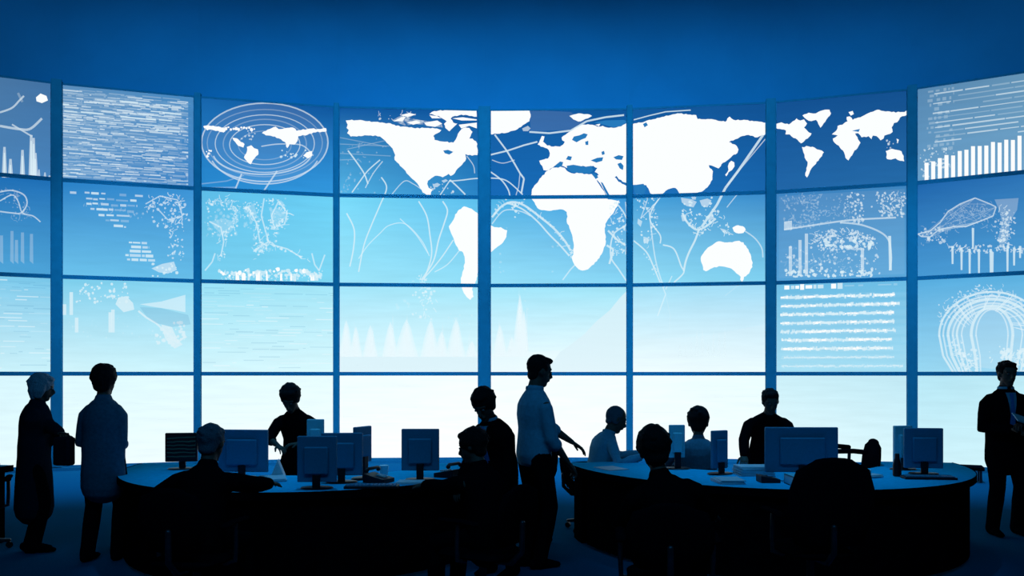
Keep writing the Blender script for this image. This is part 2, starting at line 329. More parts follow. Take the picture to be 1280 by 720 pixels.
line([(428,315),(455,340),(485,370)], 1.8, 'line', k3); line([(428,315),(405,350),(385,380)], 1.4, 'line', k3)
curve([(425,320),(470,316),(520,310),(580,308),(640,318),(700,370)], 1.5, 'line', k3)
for a, b in (((10,155),(190,190)), ((10,180),(200,188)), ((10,215),(205,225)), ((10,240),(70,238)), ((40,200),(195,165))): line([a, b], 1.2, 'pale', k3)
curve([(490,225),(515,260),(520,290)], 1.2, 'mid', k3)
scatter(425, 172, 490, 244, 26, .5, 1.6, 'pale')
scatter(535, 228, 572, 246, 16, .5, 1.8, 'mid')
# Atlantic side
line([(35,222),(105,205),(165,185),(215,172)], 2.0, 'line', k4); line([(55,145),(100,205),(130,255),(150,290)], 2.0, 'line', k4)
line([(150,290),(165,310),(155,365)], 2.2, 'line', k4); line([(150,290),(145,340),(135,372)], 1.2, 'mid', k4)
curve([(45,240),(85,252),(130,240)], 1.2, 'mid', k4); curve([(40,285),(80,315),(105,350),(112,375)], 1.7, 'line', k4)
curve([(45,455),(80,415),(120,398),(165,410),(220,450),(275,495),(315,540),(340,580)], 2.6, 'line', k4)
curve([(100,400),(160,425),(215,470),(260,520),(300,560),(335,600)], 2.0, 'line', k4)
curve([(45,480),(90,430),(150,432),(190,450)], 1.5, 'mid', k4); line([(185,135),(260,140),(340,130),(400,95),(470,80),(540,72)], 2.2, 'line', k4)
line([(340,600),(360,630),(340,650),(310,690)], 1.6, 'mid', k4); scatter(600+95/3, 120+380/3, 600+175/3, 120+460/3, 16, .8, 2.2, 'line')
curve([(510,400),(540,440),(550,480),(500,520),(490,600),(520,650),(550,695)], 1.8, 'line', k4); line([(480,505),(515,540),(545,560)], 2.4, 'line', k4); line([(475,560),(500,575),(485,630)], 2.6, 'line', k4)
poly(cv([(185,52),(340,60),(400,98),(330,128),(190,132)], k4), 'haze')
scatter(615, 280, 640, 350, 8, .8, 2, 'pale'); scatter(690, 290, 700, 350, 4, 1, 2, 'pale')
# spiky chart of the third row
def spike(x, y0, wd, lay):
    for k, q in ((1, 0), (.72, .12), (.42, .3)):
        b = 446; y1 = y0+(b-y0)*q*.6; poly([(x-wd*k*.62, b), (x-wd*k*.42, y1+(b-y1)*.55), (x-wd*k*.2, y1+(b-y1)*.2), (x, y1), (x+wd*k*.22, y1+(b-y1)*.22), (x+wd*k*.4, y1+(b-y1)*.6), (x+wd*k*.62, b)], lay)
for x, y, wd in ((433,404,14),(445,412,12),(463,410,14),(488,406,15),(508,403,22),(538,404,18),(552,418,14),(570,402,18),(590,430,12),(625,410,14),(640,425,12),(650,372,14),(655,392,10)):
    spike(x, y-4, wd*1.1, 'mid'); spike(x, y+6, wd*.9, 'mid'); spike(x+rnd(-4, 4), y-rnd(4, 16), wd*.35, 'pale')
quad((420,438),(604,438),(604,467),(420,467),'pale'); quad((420,446),(604,446),(604,468),(420,468),'line')
scatter(515, 358, 545, 400, 26, .5, 2.2, 'mid'); scatter(490, 372, 512, 385, 6, 1, 3, 'pale'); scatter(560, 392, 590, 405, 12, .5, 1.8, 'pale'); scatter(640, 360, 662, 395, 10, .5, 2, 'pale')
poly([(700,440),(712,432),(730,418),(745,402),(762,388),(775,372),(787,360),(787,468),(680,468)], 'line')
poly([(613,445),(640,438),(665,440),(700,438),(700,468),(613,468)], 'mid')
line([(826,352),(832,368),(822,395)], 1.4, 'mid'); line([(840,345),(832,362)], 1.2, 'mid'); line([(832,368),(838,395),(836,420)], 1.0, 'pale'); line([(906,370),(925,355)], 1.2, 'pale')
for x in range(850, 910, 7): spike(x, rnd(410, 432), 5, 'pale')
poly([(800,425),(880,420),(958,405),(958,468),(800,468)], 'pale')
# --- small world map, column six
k6 = (960, 90, 2.666)
for q in ([(22,172),(45,168),(70,175),(82,165),(95,155),(108,162),(120,158),(130,172),(120,185),(130,195),(145,205),(132,222),(110,238),(98,226),(85,220),(72,208),(58,208),(60,195),(40,190),(25,186)],
          [(115,145),(135,136),(160,138),(182,128),(205,126),(210,138),(195,158),(185,172),(175,186),(167,172),(160,160),(145,164),(128,158)],
          [(113,250),(135,248),(155,252),(172,260),(186,268),(180,280),(168,296),(150,315),(140,330),(130,352),(124,345),(128,320),(132,300),(122,285),(118,268)],
          [(213,208),(228,195),(232,180),(248,176),(265,165),(262,150),(272,148),(282,160),(300,152),(320,145),(342,134),(370,126),(392,132),(412,134),(440,134),(468,130),(462,144),(440,152),(430,168),(420,170),(412,185),(415,200),(400,208),(388,212),(385,222),(375,228),(362,214),(350,212),(345,224),(335,214),(312,218),(300,204),(290,205),(308,236),(298,254),(288,262),(280,278),(268,295),(258,286),(250,262),(236,246),(222,236),(216,222),(232,212)],
          [(392,264),(412,256),(430,260),(445,265),(452,280),(454,298),(440,296),(425,288),(410,292),(396,290)], [(428,222),(436,226),(432,238)], [(268,134),(282,130),(286,140),(276,146)]):
    poly(cv(q, k6), 'land')
poly(cv([(280,196),(306,190),(302,200)], k6), 'sea')
scatter(960+395/2.67, 90+228/2.67, 960+440/2.67, 90+258/2.67, 10, .5, 1.6, 'mid')
line([(958,150),(968,146)], 7, 'land')
# --- oval globe map, column two
for rx, ry, l, wd in ((79,49,'mid',1.8),(72,42,'pale',1.3),(62,36,'mid',1.2),(52,31,'pale',1.5),(44,25,'mid',1.2),(33,18,'pale',1.2)): ring(331, 178+(49-ry)*.12, rx, ry, wd, l)
ring(331, 186, 70, 44, 1.6, 'mid', 20, 160); ring(328, 190, 62, 28, 1.8, 'mid', 10, 170)
poly([(331+79*math.cos(i*.2618), 178+49*math.sin(i*.2618)) for i in range(24)], 'haze')
k2 = (240, 100, 2.77)
for q in ([(242,184),(262,172),(290,162),(300,170),(330,166),(350,165),(362,176),(400,170),(465,168),(466,178),(420,182),(400,190),(368,195),(366,210),(355,224),(338,222),(330,236),(322,215),(300,202),(280,196),(256,192)],
          [(190,232),(205,226),(215,236),(228,240),(230,258),(216,272),(204,292),(192,284),(180,268),(188,254)], [(140,200),(160,205),(170,215),(182,222),(178,234),(160,228),(150,215)], [(385,262),(398,250),(415,246),(416,262),(402,272)], [(40,160),(60,158),(100,164),(118,170),(110,182),(90,176),(60,172)]):
    poly(cv(q, k2), 'land')
random.seed(3)
for x in range(45, 225, 9): dot(240+x/2.77, 100+(165+rnd(-5, 8))/2.77, rnd(1, 2.6), 'land')
scatter(296, 162, 322, 178, 14, .6, 1.8, 'mid'); scatter(350, 188, 395, 198, 18, .6, 2, 'line'); scatter(256, 185, 264, 196, 6, .8, 2, 'land')
line([(172,325),(150,378)], 2, 'mid', k2); line([(295,315),(248,385)], 2, 'mid', k2); line([(30,360),(120,350),(180,330)], 1.5, 'pale', k2); line([(0,375),(150,372)], 2, 'pale', k2)
curve([(240,230),(300,222),(380,226),(420,262)], 1.5, 'mid', k2)
# column two, row two: maps and icon row
for (a, b, c, d, m_) in ((50,405,165,480,34), (45,480,160,545,34), (175,420,245,520,34), (265,410,325,500,36), (215,500,300,600,30)):
    scatter(240+a/2.77, 100+b/2.77, 240+c/2.77, 100+d/2.77, m_, .6, 2.6, 'pale'); scatter(240+a/2.77, 100+b/2.77, 240+c/2.77, 100+d/2.77, m_//2, .5, 1.6, 'line')
for a, b in (([(195,440),(225,500),(235,560),(260,575)],1), ([(250,410),(240,470),(265,560),(215,590)],1), ([(275,570),(330,585),(380,615)],1), ([(60,490),(100,510),(110,560),(100,610)],1), ([(415,600),(425,640),(440,660)],1), ([(460,605),(440,660)],1), ([(45,660),(70,630),(80,600)],1), ([(300,420),(330,460),(320,500),(285,510),(275,470),(300,420)],1)): line(a, 1.8, 'mid', k2)
for x in range(95, 450, 7):
    y = rnd(655, 680); dot(240+x/2.77, 100+y/2.77, rnd(1, 3.2), random.choice(['land', 'line', 'mid']))
    if random.random() < .35: quad((240+x/2.77, 100+y/2.77), (240+(x+rnd(4,8))/2.77, 100+y/2.77), (240+(x+7)/2.77, 100+695/2.77), (240+x/2.77, 100+695/2.77), random.choice(['land', 'line']))
    scatter(240+x/2.77, 338, 243+x/2.77, 351, 3, .5, 1.6, 'mid')
squig([(50,440),(90,420),(140,440),(150,490),(110,540),(100,620)], 90, 2.6, 'mid', k2); squig([(180,440),(215,470),(230,540),(240,600)], 60, 2.2, 'mid', k2)
squig([(265,420),(320,450),(310,500),(270,520),(265,570),(220,600)], 90, 2.4, 'mid', k2); squig([(285,575),(400,620)], 24, 1, 'mid', k2); poly(cv([(60,490),(110,480),(150,490),(140,520),(115,545),(95,530)], k2), 'pale'); poly(cv([(180,440),(215,430),(225,470),(205,500)], k2), 'pale'); poly(cv([(270,450),(310,440),(325,470),(300,505),(275,490)], k2), 'pale')
squig([(185,262),(200,248),(222,252),(230,270),(215,285),(222,320)], 90, 3, 'mid'); squig([(90,256),(140,262),(175,270)], 20, 2, 'pale')
squig([(0,240),(20,245),(32,265),(20,275)], 40, 3, 'pale'); squig([(795,250),(815,262),(820,285),(805,310),(822,340)], 40, 2, 'mid'); squig([(855,262),(868,285),(882,290),(897,268),(910,290)], 50, 2.4, 'line'); squig([(765,258),(775,290),(770,318)], 40, 3, 'line')
squig([(600+45/3,120+440/3),(640,253),(675,270),(705,300),(715,318)], 50, 1.2, 'mid'); squig([(525,350),(535,370),(530,395)], 40, 4, 'mid')
squig([(455,180),(440,215),(430,240)], 24, 3, 'pale'); squig([(475,150),(510,145)], 16, 2, 'mid')
# --- text walls
random.seed(5)
for rep in range(3):
    dashes(1, 0, .02, .05+.01*rep, .93, .97, 30, .013, ['mid', 'pale', 'pale', 'haze'], .8, (.01, .14), (.001, .012), .012)
dashes(1, 0, .02, .07, .95, .98, 30, .010, ['deep', 'deep', 'haze'], .6, (.01, .09), (.01, .03), .012)
dashes(1, 0, .03, .12, .88, .42, 8, .016, ['line', 'mid'], .7, (.03, .2), (.004, .03), .01)
quad(tile(1,0,.03,.06), tile(1,0,.9,.1), tile(1,0,.88,.62), tile(1,0,.03,.7), 'haze')
quad(tile(0,0,.0,.0), tile(0,0,1,.0), tile(0,0,1,1), tile(0,0,0,1), 'haze'); 
for i in range(7):
    v = .10+i*.055; w0 = .08+.05*i
    dashes(1, 1, w0, v, .60-.02*i, v+.04, 1, .022, ['mid', 'pale', 'line'], .9, (.02, .1), (.004, .02), .006)
scatter(190, 245, 232, 285, 50, .5, 2.2, 'mid'); scatter(210, 285, 230, 325, 26, .6, 2, 'mid')
line([(182,255),(200,245),(222,250),(228,270),(210,275),(198,262)], 1.5, 'mid')
for i in range(5): dashes(1, 1, .50-.01*i, .60+.045*i, .63+.015*i, .63+.045*i, 1, .026, ['mid', 'line'], .95, (.02, .08), (.003, .01))
poly(cv([(505,655),(540,640),(580,632),(590,660),(560,672),(530,668)], (0, 90, 2.667)), 'mid'); scatter(190, 330, 222, 346, 16, .8, 2.4, 'line')
# column one, row three: candles and ridge
kk = (0, 340, 2.977)
poly(cv([(520,120),(600,110),(690,85),(690,150),(640,140),(560,128)], kk), 'mid'); poly(cv([(430,120),(440,95),(470,90),(495,115),(500,140),(460,150)], kk), 'line')
for x, a, b in ((265,75,160),(410,150,225),(420,140,225),(285,170,225),(240,120,160)): quad(*cv([(x-6,a),(x+7,a),(x+7,b),(x-6,b)], kk), 'line')
scatter(95, 354, 160, 378, 60, .6, 2.3, 'line'); line([(515,145),(545,170),(580,190),(620,225),(660,262),(690,240)], 2.4, 'line', kk); scatter(196, 402, 232, 432, 46, .7, 3, 'line')
scatter(80, 395, 200, 425, 40, .4, 1.4, 'pale'); poly(cv([(600,195),(640,205),(660,250),(680,270),(650,285),(615,250)], kk), 'line')
poly(cv([(520,130),(600,135),(700,160),(710,195),(640,205),(580,190),(545,165)], kk), 'deep')
# columns zero and two, row three: faint text sheets
for c, a, b in ((0, .05, .98), (2, .02, .98)):
    dashes(c, 2, a, .05, b, .95, 30, .010, ['deep', 'pale', 'mid', 'haze', 'haze'], .75, (.02, .22), (.005, .05), .010)
for c in (3, 4, 5): dashes(c, 2, .03, .80, .97, .97, 4, .01, ['haze'], .5, (.1, .3), (.02, .1))
for c in range(8): dashes(c, 3, .03, .05, .97, .6, 9, .014, ['haze'], .35, (.05, .3), (.02, .1), .01)
# column zero
ka = (0, 90, 2.667)
curve([(0,135),(40,120),(65,95),(80,80)], 2.4, 'mid', ka); curve([(0,180),(60,190),(100,190),(140,155)], 3, 'mid', ka); curve([(40,175),(90,205),(108,215)], 2, 'mid', ka); curve([(60,70),(75,100)], 3, 'pale', ka)
poly(cv([(120,85),(135,72),(155,80),(160,95),(140,104),(122,98)], ka), 'land')
for x, y in ((15,250),(35,290),(75,260),(112,220),(118,270),(104,210)): poly(cv([(x-9,352),(x-4,y),(x+4,y),(x+9,352)], ka), 'mid'); poly(cv([(x-4,352),(x-2,y+20),(x+2,y+20),(x+4,352)], ka), 'line')
for x, y in ((130,325),(150,335),(165,345)): poly(cv([(x-5,352),(x-2,y),(x+2,y),(x+5,352)], ka), 'mid')
curve([(0,400),(40,395),(80,410),(90,440),(70,470),(40,470),(0,465)], 1.8, 'mid', ka); curve([(0,430),(40,410),(60,430),(75,470),(110,480),(135,500)], 1.6, 'mid', ka); scatter(0, 236, 30, 268, 24, .5, 1.6, 'pale')
for x, y in ((5,545),(40,530),(55,560),(75,535),(105,540)): poly(cv([(x-6,630),(x-5,y),(x+5,y),(x+6,640)], ka), 'pale')
# column six, row two: network panel
scatter(980, 243, 1025, 285, 80, .5, 1.9, 'pale'); scatter(1053, 240, 1080, 280, 60, .6, 2.1, 'mid'); scatter(1096, 240, 1132, 270, 60, .6, 2.1, 'mid'); scatter(1020, 243, 1060, 282, 40, .5, 1.6, 'pale')
curve([(980,287),(1020,281),(1065,275),(1120,272)], 2.2, 'mid'); curve([(1050,278),(1080,282),(1108,296),(1114,320),(1112,338)], 2.2, 'mid'); quad((980,277),(990,276),(990,287),(980,288),'mid')
curve([(1112,295),(1113,338)], 3.5, 'line')
scatter(1020, 288, 1092, 312, 100, .7, 2.6, 'mid'); scatter(1025, 300, 1090, 310, 26, 1.2, 3, 'line'); scatter(982, 308, 1100, 345, 90, .6, 2.2, 'mid'); scatter(982, 338, 1090, 346, 60, .8, 2.4, 'line')
for x, y in ((988,308),(1008,292),(1000,300),(1078,310)): quad((x-2,y),(x+2,y),(x+2,345),(x-2,345),'mid')
quad(tile(6,1,.06,.05), tile(6,1,.95,.05), tile(6,1,.95,.95), tile(6,1,.06,.95), 'haze')
squig([(985,255),(1010,250),(1020,275),(990,280),(1050,262),(1075,275)], 150, 6, 'pale'); squig([(1100,250),(1120,255),(1112,268)], 60, 5, 'mid')
squig([(1020,300),(1055,292),(1092,302)], 110, 4, 'mid'); squig([(985,320),(1000,335),(1040,325),(1080,335)], 110, 6, 'pale')
# column six, row three: bold lines of text
dashes(6, 2, .10, .02, .52, .09, 1, .055, ['line', 'land'], .9, (.02, .05), (.006, .012)); dashes(6, 2, .52, .03, .9, .08, 1, .02, ['pale'], .7, (.03, .1), (.01, .03))
for i in range(9):
    v = .16+i*.094; hgt = .046 if i < 7 else .028; u1 = rnd(.86, .97)
    dashes(6, 2, .07, v-.02, u1, v+.03, 1, hgt*.55, ['line', 'land'] if i < 7 else ['mid', 'line'], .98, (.01, .05), (0, .004), .003)
    for _ in range(5): dashes(6, 2, .07, v-.02, u1, v+.03, 1, hgt*.5, ['mid', 'pale', 'line'] if i < 7 else ['pale'], .7, (.004, .022), (0, .012), .016)
    dashes(6, 2, .07, v-.02, .98, v+.03, 1, .07, ['haze'], 1, (.1, .3), (0, .01))
# column seven
quad(tile(7,0,0,0), tile(7,0,1,0), tile(7,0,1,1), tile(7,0,0,1), 'haze')
dashes(7, 0, .14, .02, .98, .62, 12, .014, ['mid', 'pale'], .8, (.1, .4), (.004, .02)); dashes(7, 0, .10, .04, .3, .7, 14, .03, ['pale'], .6, (.01, .04), (.01, .03))
for i in range(22):
    x = 1150+i*8.3; top = (208-i*3.1 if i < 8 else 184-(i-8)*1.8)+rnd(-2, 2); 
    b = tile(7, 0, min(.99, (x-1147)/172), 1)[1]; 
    if i > 0: quad((x-2.6, max(top, 150)), (x+2.4, max(top, 150)), (x+2.4, b-1), (x-2.6, b-1), 'land')
scatter(1150, 185, 1195, 222, 80, .5, 1.8, 'mid')
km = (960, 90, 2.666)
ridge = [(500,540),(540,530),(575,500),(600,465),(640,440),(690,420),(740,440),(760,450),(750,480),(700,500),(660,515),(620,515),(570,525),(540,550),(510,548)]
poly(cv(ridge, km), 'haze'); line(cv(ridge+[ridge[0]], km), 1.6, 'mid')
for i in range(26):
    a = random.choice(ridge); b = random.choice(ridge); line(cv([a, b], km), .7, 'pale')
scatter(1150, 285, 1180, 305, 26, .8, 2.4, 'mid'); scatter(1180, 258, 1235, 285, 50, .5, 1.6, 'pale')
poly(cv([(755,425),(835,420),(830,460),(805,500),(800,560),(780,590),(765,560),(780,500),(770,460)], km), 'pale'); scatter(1242, 262, 1268, 310, 50, .6, 2, 'mid')
for x, a, b in ((615,580,640),(645,585,660),(672,590,680),(683,520,590),(703,590,670),(742,590,680),(748,600,680),(798,580,665),(820,585,645),(840,580,620)): quad(*cv([(x-4,a),(x+4,a),(x+3,b),(x-3,b)], km), 'line')
scatter(1196, 306, 1285, 316, 50, .6, 2, 'mid')
squig([(1155,293),(1180,288),(1200,270),(1225,262),(1240,280)], 150, 6, 'pale', None, (.4, 1.2)); squig([(1256,262),(1258,290),(1252,305)], 60, 4, 'mid'); squig([(1190,310),(1280,312)], 50, 2.5, 'mid')
gx, gy = 1240, 415
for rx, ry, wd, l in ((66,54,2.6,'line'),(61,49,2.2,'mid'),(55,45,3.6,'line'),(49,40,2.2,'mid'),(44,37,2.6,'line'),(38,33,1.8,'mid'),(26,35,3.6,'line'),(20,32,1.8,'mid')):
    ring(gx, gy+4, rx, ry, wd, l, 178, 362); line([(gx-rx, gy+4), (gx-rx+5, gy+30), (gx-rx*.7, gy+54)], wd, l); line([(gx+rx, gy+4), (gx+rx*.8, gy+54)], wd, l)
poly([(gx+52*math.cos(i*.2618), gy+46*math.sin(i*.2618)) for i in range(24)], 'pale')
for i in range(26):
    a = rnd(190, 350); r1 = rnd(.45, .6); r2 = rnd(.8, 1.0)
    line([(gx+60*r1*math.cos(math.radians(a)), gy+54*r1*math.sin(math.radians(a))), (gx+62*r2*math.cos(math.radians(a+14)), gy+52*r2*math.sin(math.radians(a+14)))], 1.1, 'mid')
scatter(1198, 436, 1222, 466, 40, .7, 2.4, 'mid'); scatter(1246, 436, 1280, 466, 60, .8, 3, 'line')

squig([(1180,400),(1200,375),(1240,365),(1275,380)], 140, 5, 'mid'); squig([(1195,430),(1212,460)], 60, 4, 'mid'); squig([(1250,440),(1278,455)], 60, 6, 'line')
# --- screens: corner colours sampled by eye (top-left, top-right, bottom-left, bottom-right), in sRGB
def C4(tl, tr, bl, br): return [srgb(c) for c in (tl, tr, bl, br)]
CC = {
 (0,0): C4((60,110,155),(40,100,155),(60,120,175),(50,120,180)), (1,0): C4((90,140,185),(70,135,190),(95,150,200),(60,130,195)),
 (2,0): C4((22,100,170),(14,84,155),(40,135,205),(50,150,220)), (3,0): C4((16,88,160),(14,84,155),(80,175,225),(40,130,195)),
 (4,0): C4((20,92,160),(14,84,152),(22,104,180),(26,108,180)), (5,0): C4((18,88,155),(16,80,145),(30,112,185),(24,100,170)),
 (6,0): C4((18,80,145),(18,78,140),(32,100,165),(36,104,165)), (7,0): C4((70,125,170),(90,140,175),(90,150,195),(100,155,195)),
 (0,1): C4((28,105,175),(30,110,180),(80,165,215),(75,160,212)), (1,1): C4((38,125,195),(60,145,210),(105,190,232),(100,185,228)),
 (2,1): C4((90,185,228),(105,205,242),(120,205,236),(125,212,240)), (3,1): C4((118,214,245),(90,188,234),(155,225,246),(145,220,244)),
 (4,1): C4((78,178,228),(60,150,215),(148,220,245),(135,212,242)), (5,1): C4((66,158,215),(58,138,200),(145,218,243),(125,205,236)),
 (6,1): C4((60,130,190),(60,130,188),(85,160,212),(90,165,215)), (7,1): C4((30,100,170),(45,115,180),(70,150,208),(80,158,210)),
 (0,2): C4((125,200,232),(118,196,230),(202,238,247),(198,238,247)), (1,2): C4((120,202,232),(132,210,238),(206,241,248),(202,241,249)),
 (2,2): C4((150,222,242),(160,226,244),(208,243,250),(214,246,251)), (3,2): C4((160,226,246),(160,226,245),(225,249,253),(228,250,253)),
 (4,2): C4((158,226,246),(158,226,245),(236,251,254),(240,253,254)), (5,2): C4((160,222,244),(158,216,242),(240,252,254),(234,250,253)),
 (6,2): C4((105,185,225),(105,185,225),(165,220,240),(160,218,240)), (7,2): C4((85,170,220),(90,175,222),(150,212,238),(160,215,240)),
}
for c, (a, b, d, e) in enumerate((((212,243,250),(212,243,250),(228,249,253),(228,249,253)), ((218,246,251),(222,248,252),(234,251,254),(238,252,254)), ((222,248,252),(228,250,253),(240,253,255),(242,253,255)),
   ((236,252,254),(242,254,255),(250,255,255),(252,255,255)), ((242,254,255),(240,254,255),(252,255,255),(250,255,255)), ((238,253,255),(230,250,253),(246,254,255),(238,252,254)),
   ((200,236,245),(190,230,242),(226,248,252),(215,244,250)), ((180,228,242),(185,230,242),(205,240,248),(205,240,248)))):
    CC[(c, 3)] = C4(a, b, d, e)
def screen_mat(key):
    m = bpy.data.materials.new('screen_picture'); m.use_nodes = True; nt = m.node_tree; nt.nodes.clear()
    out = nt.nodes.new('ShaderNodeOutputMaterial'); e = nt.nodes.new('ShaderNodeEmission'); nt.links.new(e.outputs[0], out.inputs[0])
    uv = nt.nodes.new('ShaderNodeUVMap'); uv.uv_map = 'uv'; sx = nt.nodes.new('ShaderNodeSeparateXYZ'); nt.links.new(uv.outputs[0], sx.inputs[0])
    def mix(a, b, f):
        x = nt.nodes.new('ShaderNodeMix'); x.data_type = 'RGBA'
        for s_, v_ in ((x.inputs[6], a), (x.inputs[7], b)):
            if isinstance(v_, tuple): s_.default_value = (*v_, 1)
            else: nt.links.new(v_, s_)
        nt.links.new(f, x.inputs[0]); return x.outputs[2]
    c = CC[key]; t = mix(c[0], c[1], sx.outputs[0]); b = mix(c[2], c[3], sx.outputs[0]); col = mix(t, b, sx.outputs[1])
    # soft streaky variation of the picture
    mp = nt.nodes.new('ShaderNodeMapping'); mp.inputs['Scale'].default_value = (1.2, 7, 1); mp.inputs['Location'].default_value = (key[0]*3.1, key[1]*5.7, 0)
    nt.links.new(uv.outputs[0], mp.inputs[0]); n_ = nt.nodes.new('ShaderNodeTexNoise'); n_.inputs['Scale'].default_value = 2.2; n_.inputs['Detail'].default_value = 5; nt.links.new(mp.outputs[0], n_.inputs['Vector'])
    mr = nt.nodes.new('ShaderNodeMapRange'); mr.inputs[1].default_value = .2; mr.inputs[2].default_value = .8; mr.inputs[3].default_value = .99; mr.inputs[4].default_value = 1.09
    nt.links.new(n_.outputs['Fac'], mr.inputs[0]); nt.links.new(col, e.inputs[0]); nt.links.new(mr.outputs[0], e.inputs[1])
    return m
LBL = {
 (0,0): 'leftmost top wall screen with bright bars and curved tendrils', (1,0): 'top wall screen packed with dense rows of text lines', (2,0): 'top wall screen with an oval ringed globe map',
 (3,0): 'top wall screen showing white North America', (4,0): 'top wall screen showing Greenland, Europe and North Africa', (5,0): 'top wall screen showing white Asia reaching its far eastern tip',
 (6,0): 'top wall screen with a small complete white world map on blue', (7,0): 'rightmost top wall screen with white bar chart under text lines',
 (0,1): 'leftmost second-row wall screen with faint blue scribbles and pale bars', (1,1): 'second-row wall screen with a funnel of text lines and dotted shapes', (2,1): 'second-row wall screen with pale dotted maps above a row of icons',
 (3,1): 'second-row wall screen with flight arcs and the west side of South America', (4,1): 'second-row wall screen showing southern Africa on light blue', (5,1): 'second-row wall screen showing Australia',
 (6,1): 'second-row wall screen with speckled network diagrams under an arch', (7,1): 'rightmost second-row wall screen with a wire mountain ridge over hanging bars',
 (0,2): 'leftmost third-row wall screen with a faint sheet of text', (1,2): 'third-row wall screen with candle bars and a falling jagged line', (2,2): 'third-row wall screen filled with faint wavy text lines right of the candle chart',
 (3,2): 'third-row wall screen with many pale spikes along its bottom', (4,2): 'third-row wall screen with a pale slope rising to the right behind the standing man', (5,2): 'nearly blank pale third-row wall screen below Australia',
 (6,2): 'third-row wall screen with nine bold rows of white text', (7,2): 'rightmost third-row wall screen with a white arched globe of lines',
 (0,3): 'pale bottom wall screen at the far left behind the white-haired person', (1,3): 'pale bottom wall screen behind the person in a long tunic', (2,3): 'white bottom wall screen behind the person with a dark shirt at the left desk',
 (3,3): 'blank white bottom wall screen above the left desk monitors', (4,3): 'blank white bottom wall screen behind the man standing in shirt sleeves', (5,3): 'blank white bottom wall screen behind the left half of the right desk',
 (6,3): 'pale blue-white bottom wall screen above the largest monitor', (7,3): 'pale bottom wall screen behind the man in suit and tie'}
def clip(poly_, quad_):
    out = poly_
    for i in range(4):
        a = quad_[i]; b = quad_[(i+1) % 4]; inp = out; out = []
        if not inp: break
        ex, ey = b[0]-a[0], b[1]-a[1]
        sd = [ex*(p[1]-a[1])-ey*(p[0]-a[0]) for p in inp]
        for k in range(len(inp)):
            p, q, sp, sq = inp[k], inp[(k+1) % len(inp)], sd[k], sd[(k+1) % len(inp)]
            if sp >= 0: out.append(p)
            if (sp >= 0) != (sq >= 0): t = sp/(sp-sq); out.append((p[0]+(q[0]-p[0])*t, p[1]+(q[1]-p[1])*t))
    return out
for (c, r), lb in LBL.items():
    a, b = J[c], J[c+1]; t = (b-a).normalized(); nrm = V((-t.y, t.x, 0)); L = (b-a).length
    u0, u1 = JW[c]/2+.002, L-JW[c+1]/2-.002; z1, z0 = ZR[r]-.0005, ZR[r+1]+.0005
    base = a+t*((u0+u1)/2); rz = math.atan2(t.y, t.x)
    root = empty('wall_screen', (base.x, base.y, z0), rz, label=lb, cat='screen', group='screens of the video wall')
    wid = u1-u0; hgt = z1-z0; bz = .034; bs = .012
    fr = MB()
    fr.box((0, .06, bz/2), (wid, .14, bz)); fr.box((0, .06, hgt-bz/2), (wid, .14, bz))
    fr.box((-wid/2+bs/2, .06, hgt/2), (bs, .14, hgt-2*bz)); fr.box((wid/2-bs/2, .06, hgt/2), (bs, .14, hgt-2*bz)); fr.box((0, .10, hgt/2), (wid-2*bs, .06, hgt-2*bz))
    fr.build('bezel', M['bezel'], root, smooth=False)
    sm = MB(); x0, x1, y0, y1 = -wid/2+bs, wid/2-bs, bz, hgt-bz
    sm.add([(x0, .0, y0), (x1, .0, y0), (x1, .0, y1), (x0, .0, y1), (x0, .07, y0), (x1, .07, y0), (x1, .07, y1), (x0, .07, y1)], [(0,1,2,3), (5,4,7,6), (4,5,1,0), (3,2,6,7), (4,0,3,7), (1,5,6,2)], 0)
    def pxof(x, z): p = base+t*x; return (640+p.x/p.y*FOC, 468-(z+z0-EYE)/p.y*FOC)
    qd = [pxof(x0, y1), pxof(x1, y1), pxof(x1, y0), pxof(x0, y0)]
    bx0, bx1 = min(q[0] for q in qd), max(q[0] for q in qd); by0, by1 = min(q[1] for q in qd), max(q[1] for q in qd)
    for lay, tri in PR:
        if max(p[0] for p in tri) < bx0 or min(p[0] for p in tri) > bx1 or max(p[1] for p in tri) < by0 or min(p[1] for p in tri) > by1: continue
        ar = (tri[1][0]-tri[0][0])*(tri[2][1]-tri[0][1])-(tri[1][1]-tri[0][1])*(tri[2][0]-tri[0][0])
        if abs(ar) < .02: continue
        pl = clip(tri, qd)
        if len(pl) < 3: continue
        vs = []
        for (px, py) in pl:                       # ray through the pixel onto this screen's plane
            k = (px-640)/FOC; d = a.dot(nrm)/(k*nrm.x+nrm.y); P = V((k*d, d, 0)); vs.append(((P-base).dot(t), -.0015-.0009*lay, EYE-(py-468)/FOC*d-z0))
        sm.add(vs, [tuple(range(len(vs)))], lay+1)
    me = bpy.data.meshes.new('screen'); me.from_pydata(sm.v, [], sm.f)
    me.polygons.foreach_set('material_index', sm.m)
    for m_ in [screen_mat((c, r))]+GM: me.materials.append(m_)
    ul = me.uv_layers.new(name='uv')
    for lp in me.loops:
        co = me.vertices[lp.vertex_index].co; ul.data[lp.index].uv = ((co.x-x0)/(x1-x0), 1-(co.z-y0)/(y1-y0))
    me.update()
    so = bpy.data.objects.new('screen', me); COL.objects.link(so); so.parent = root

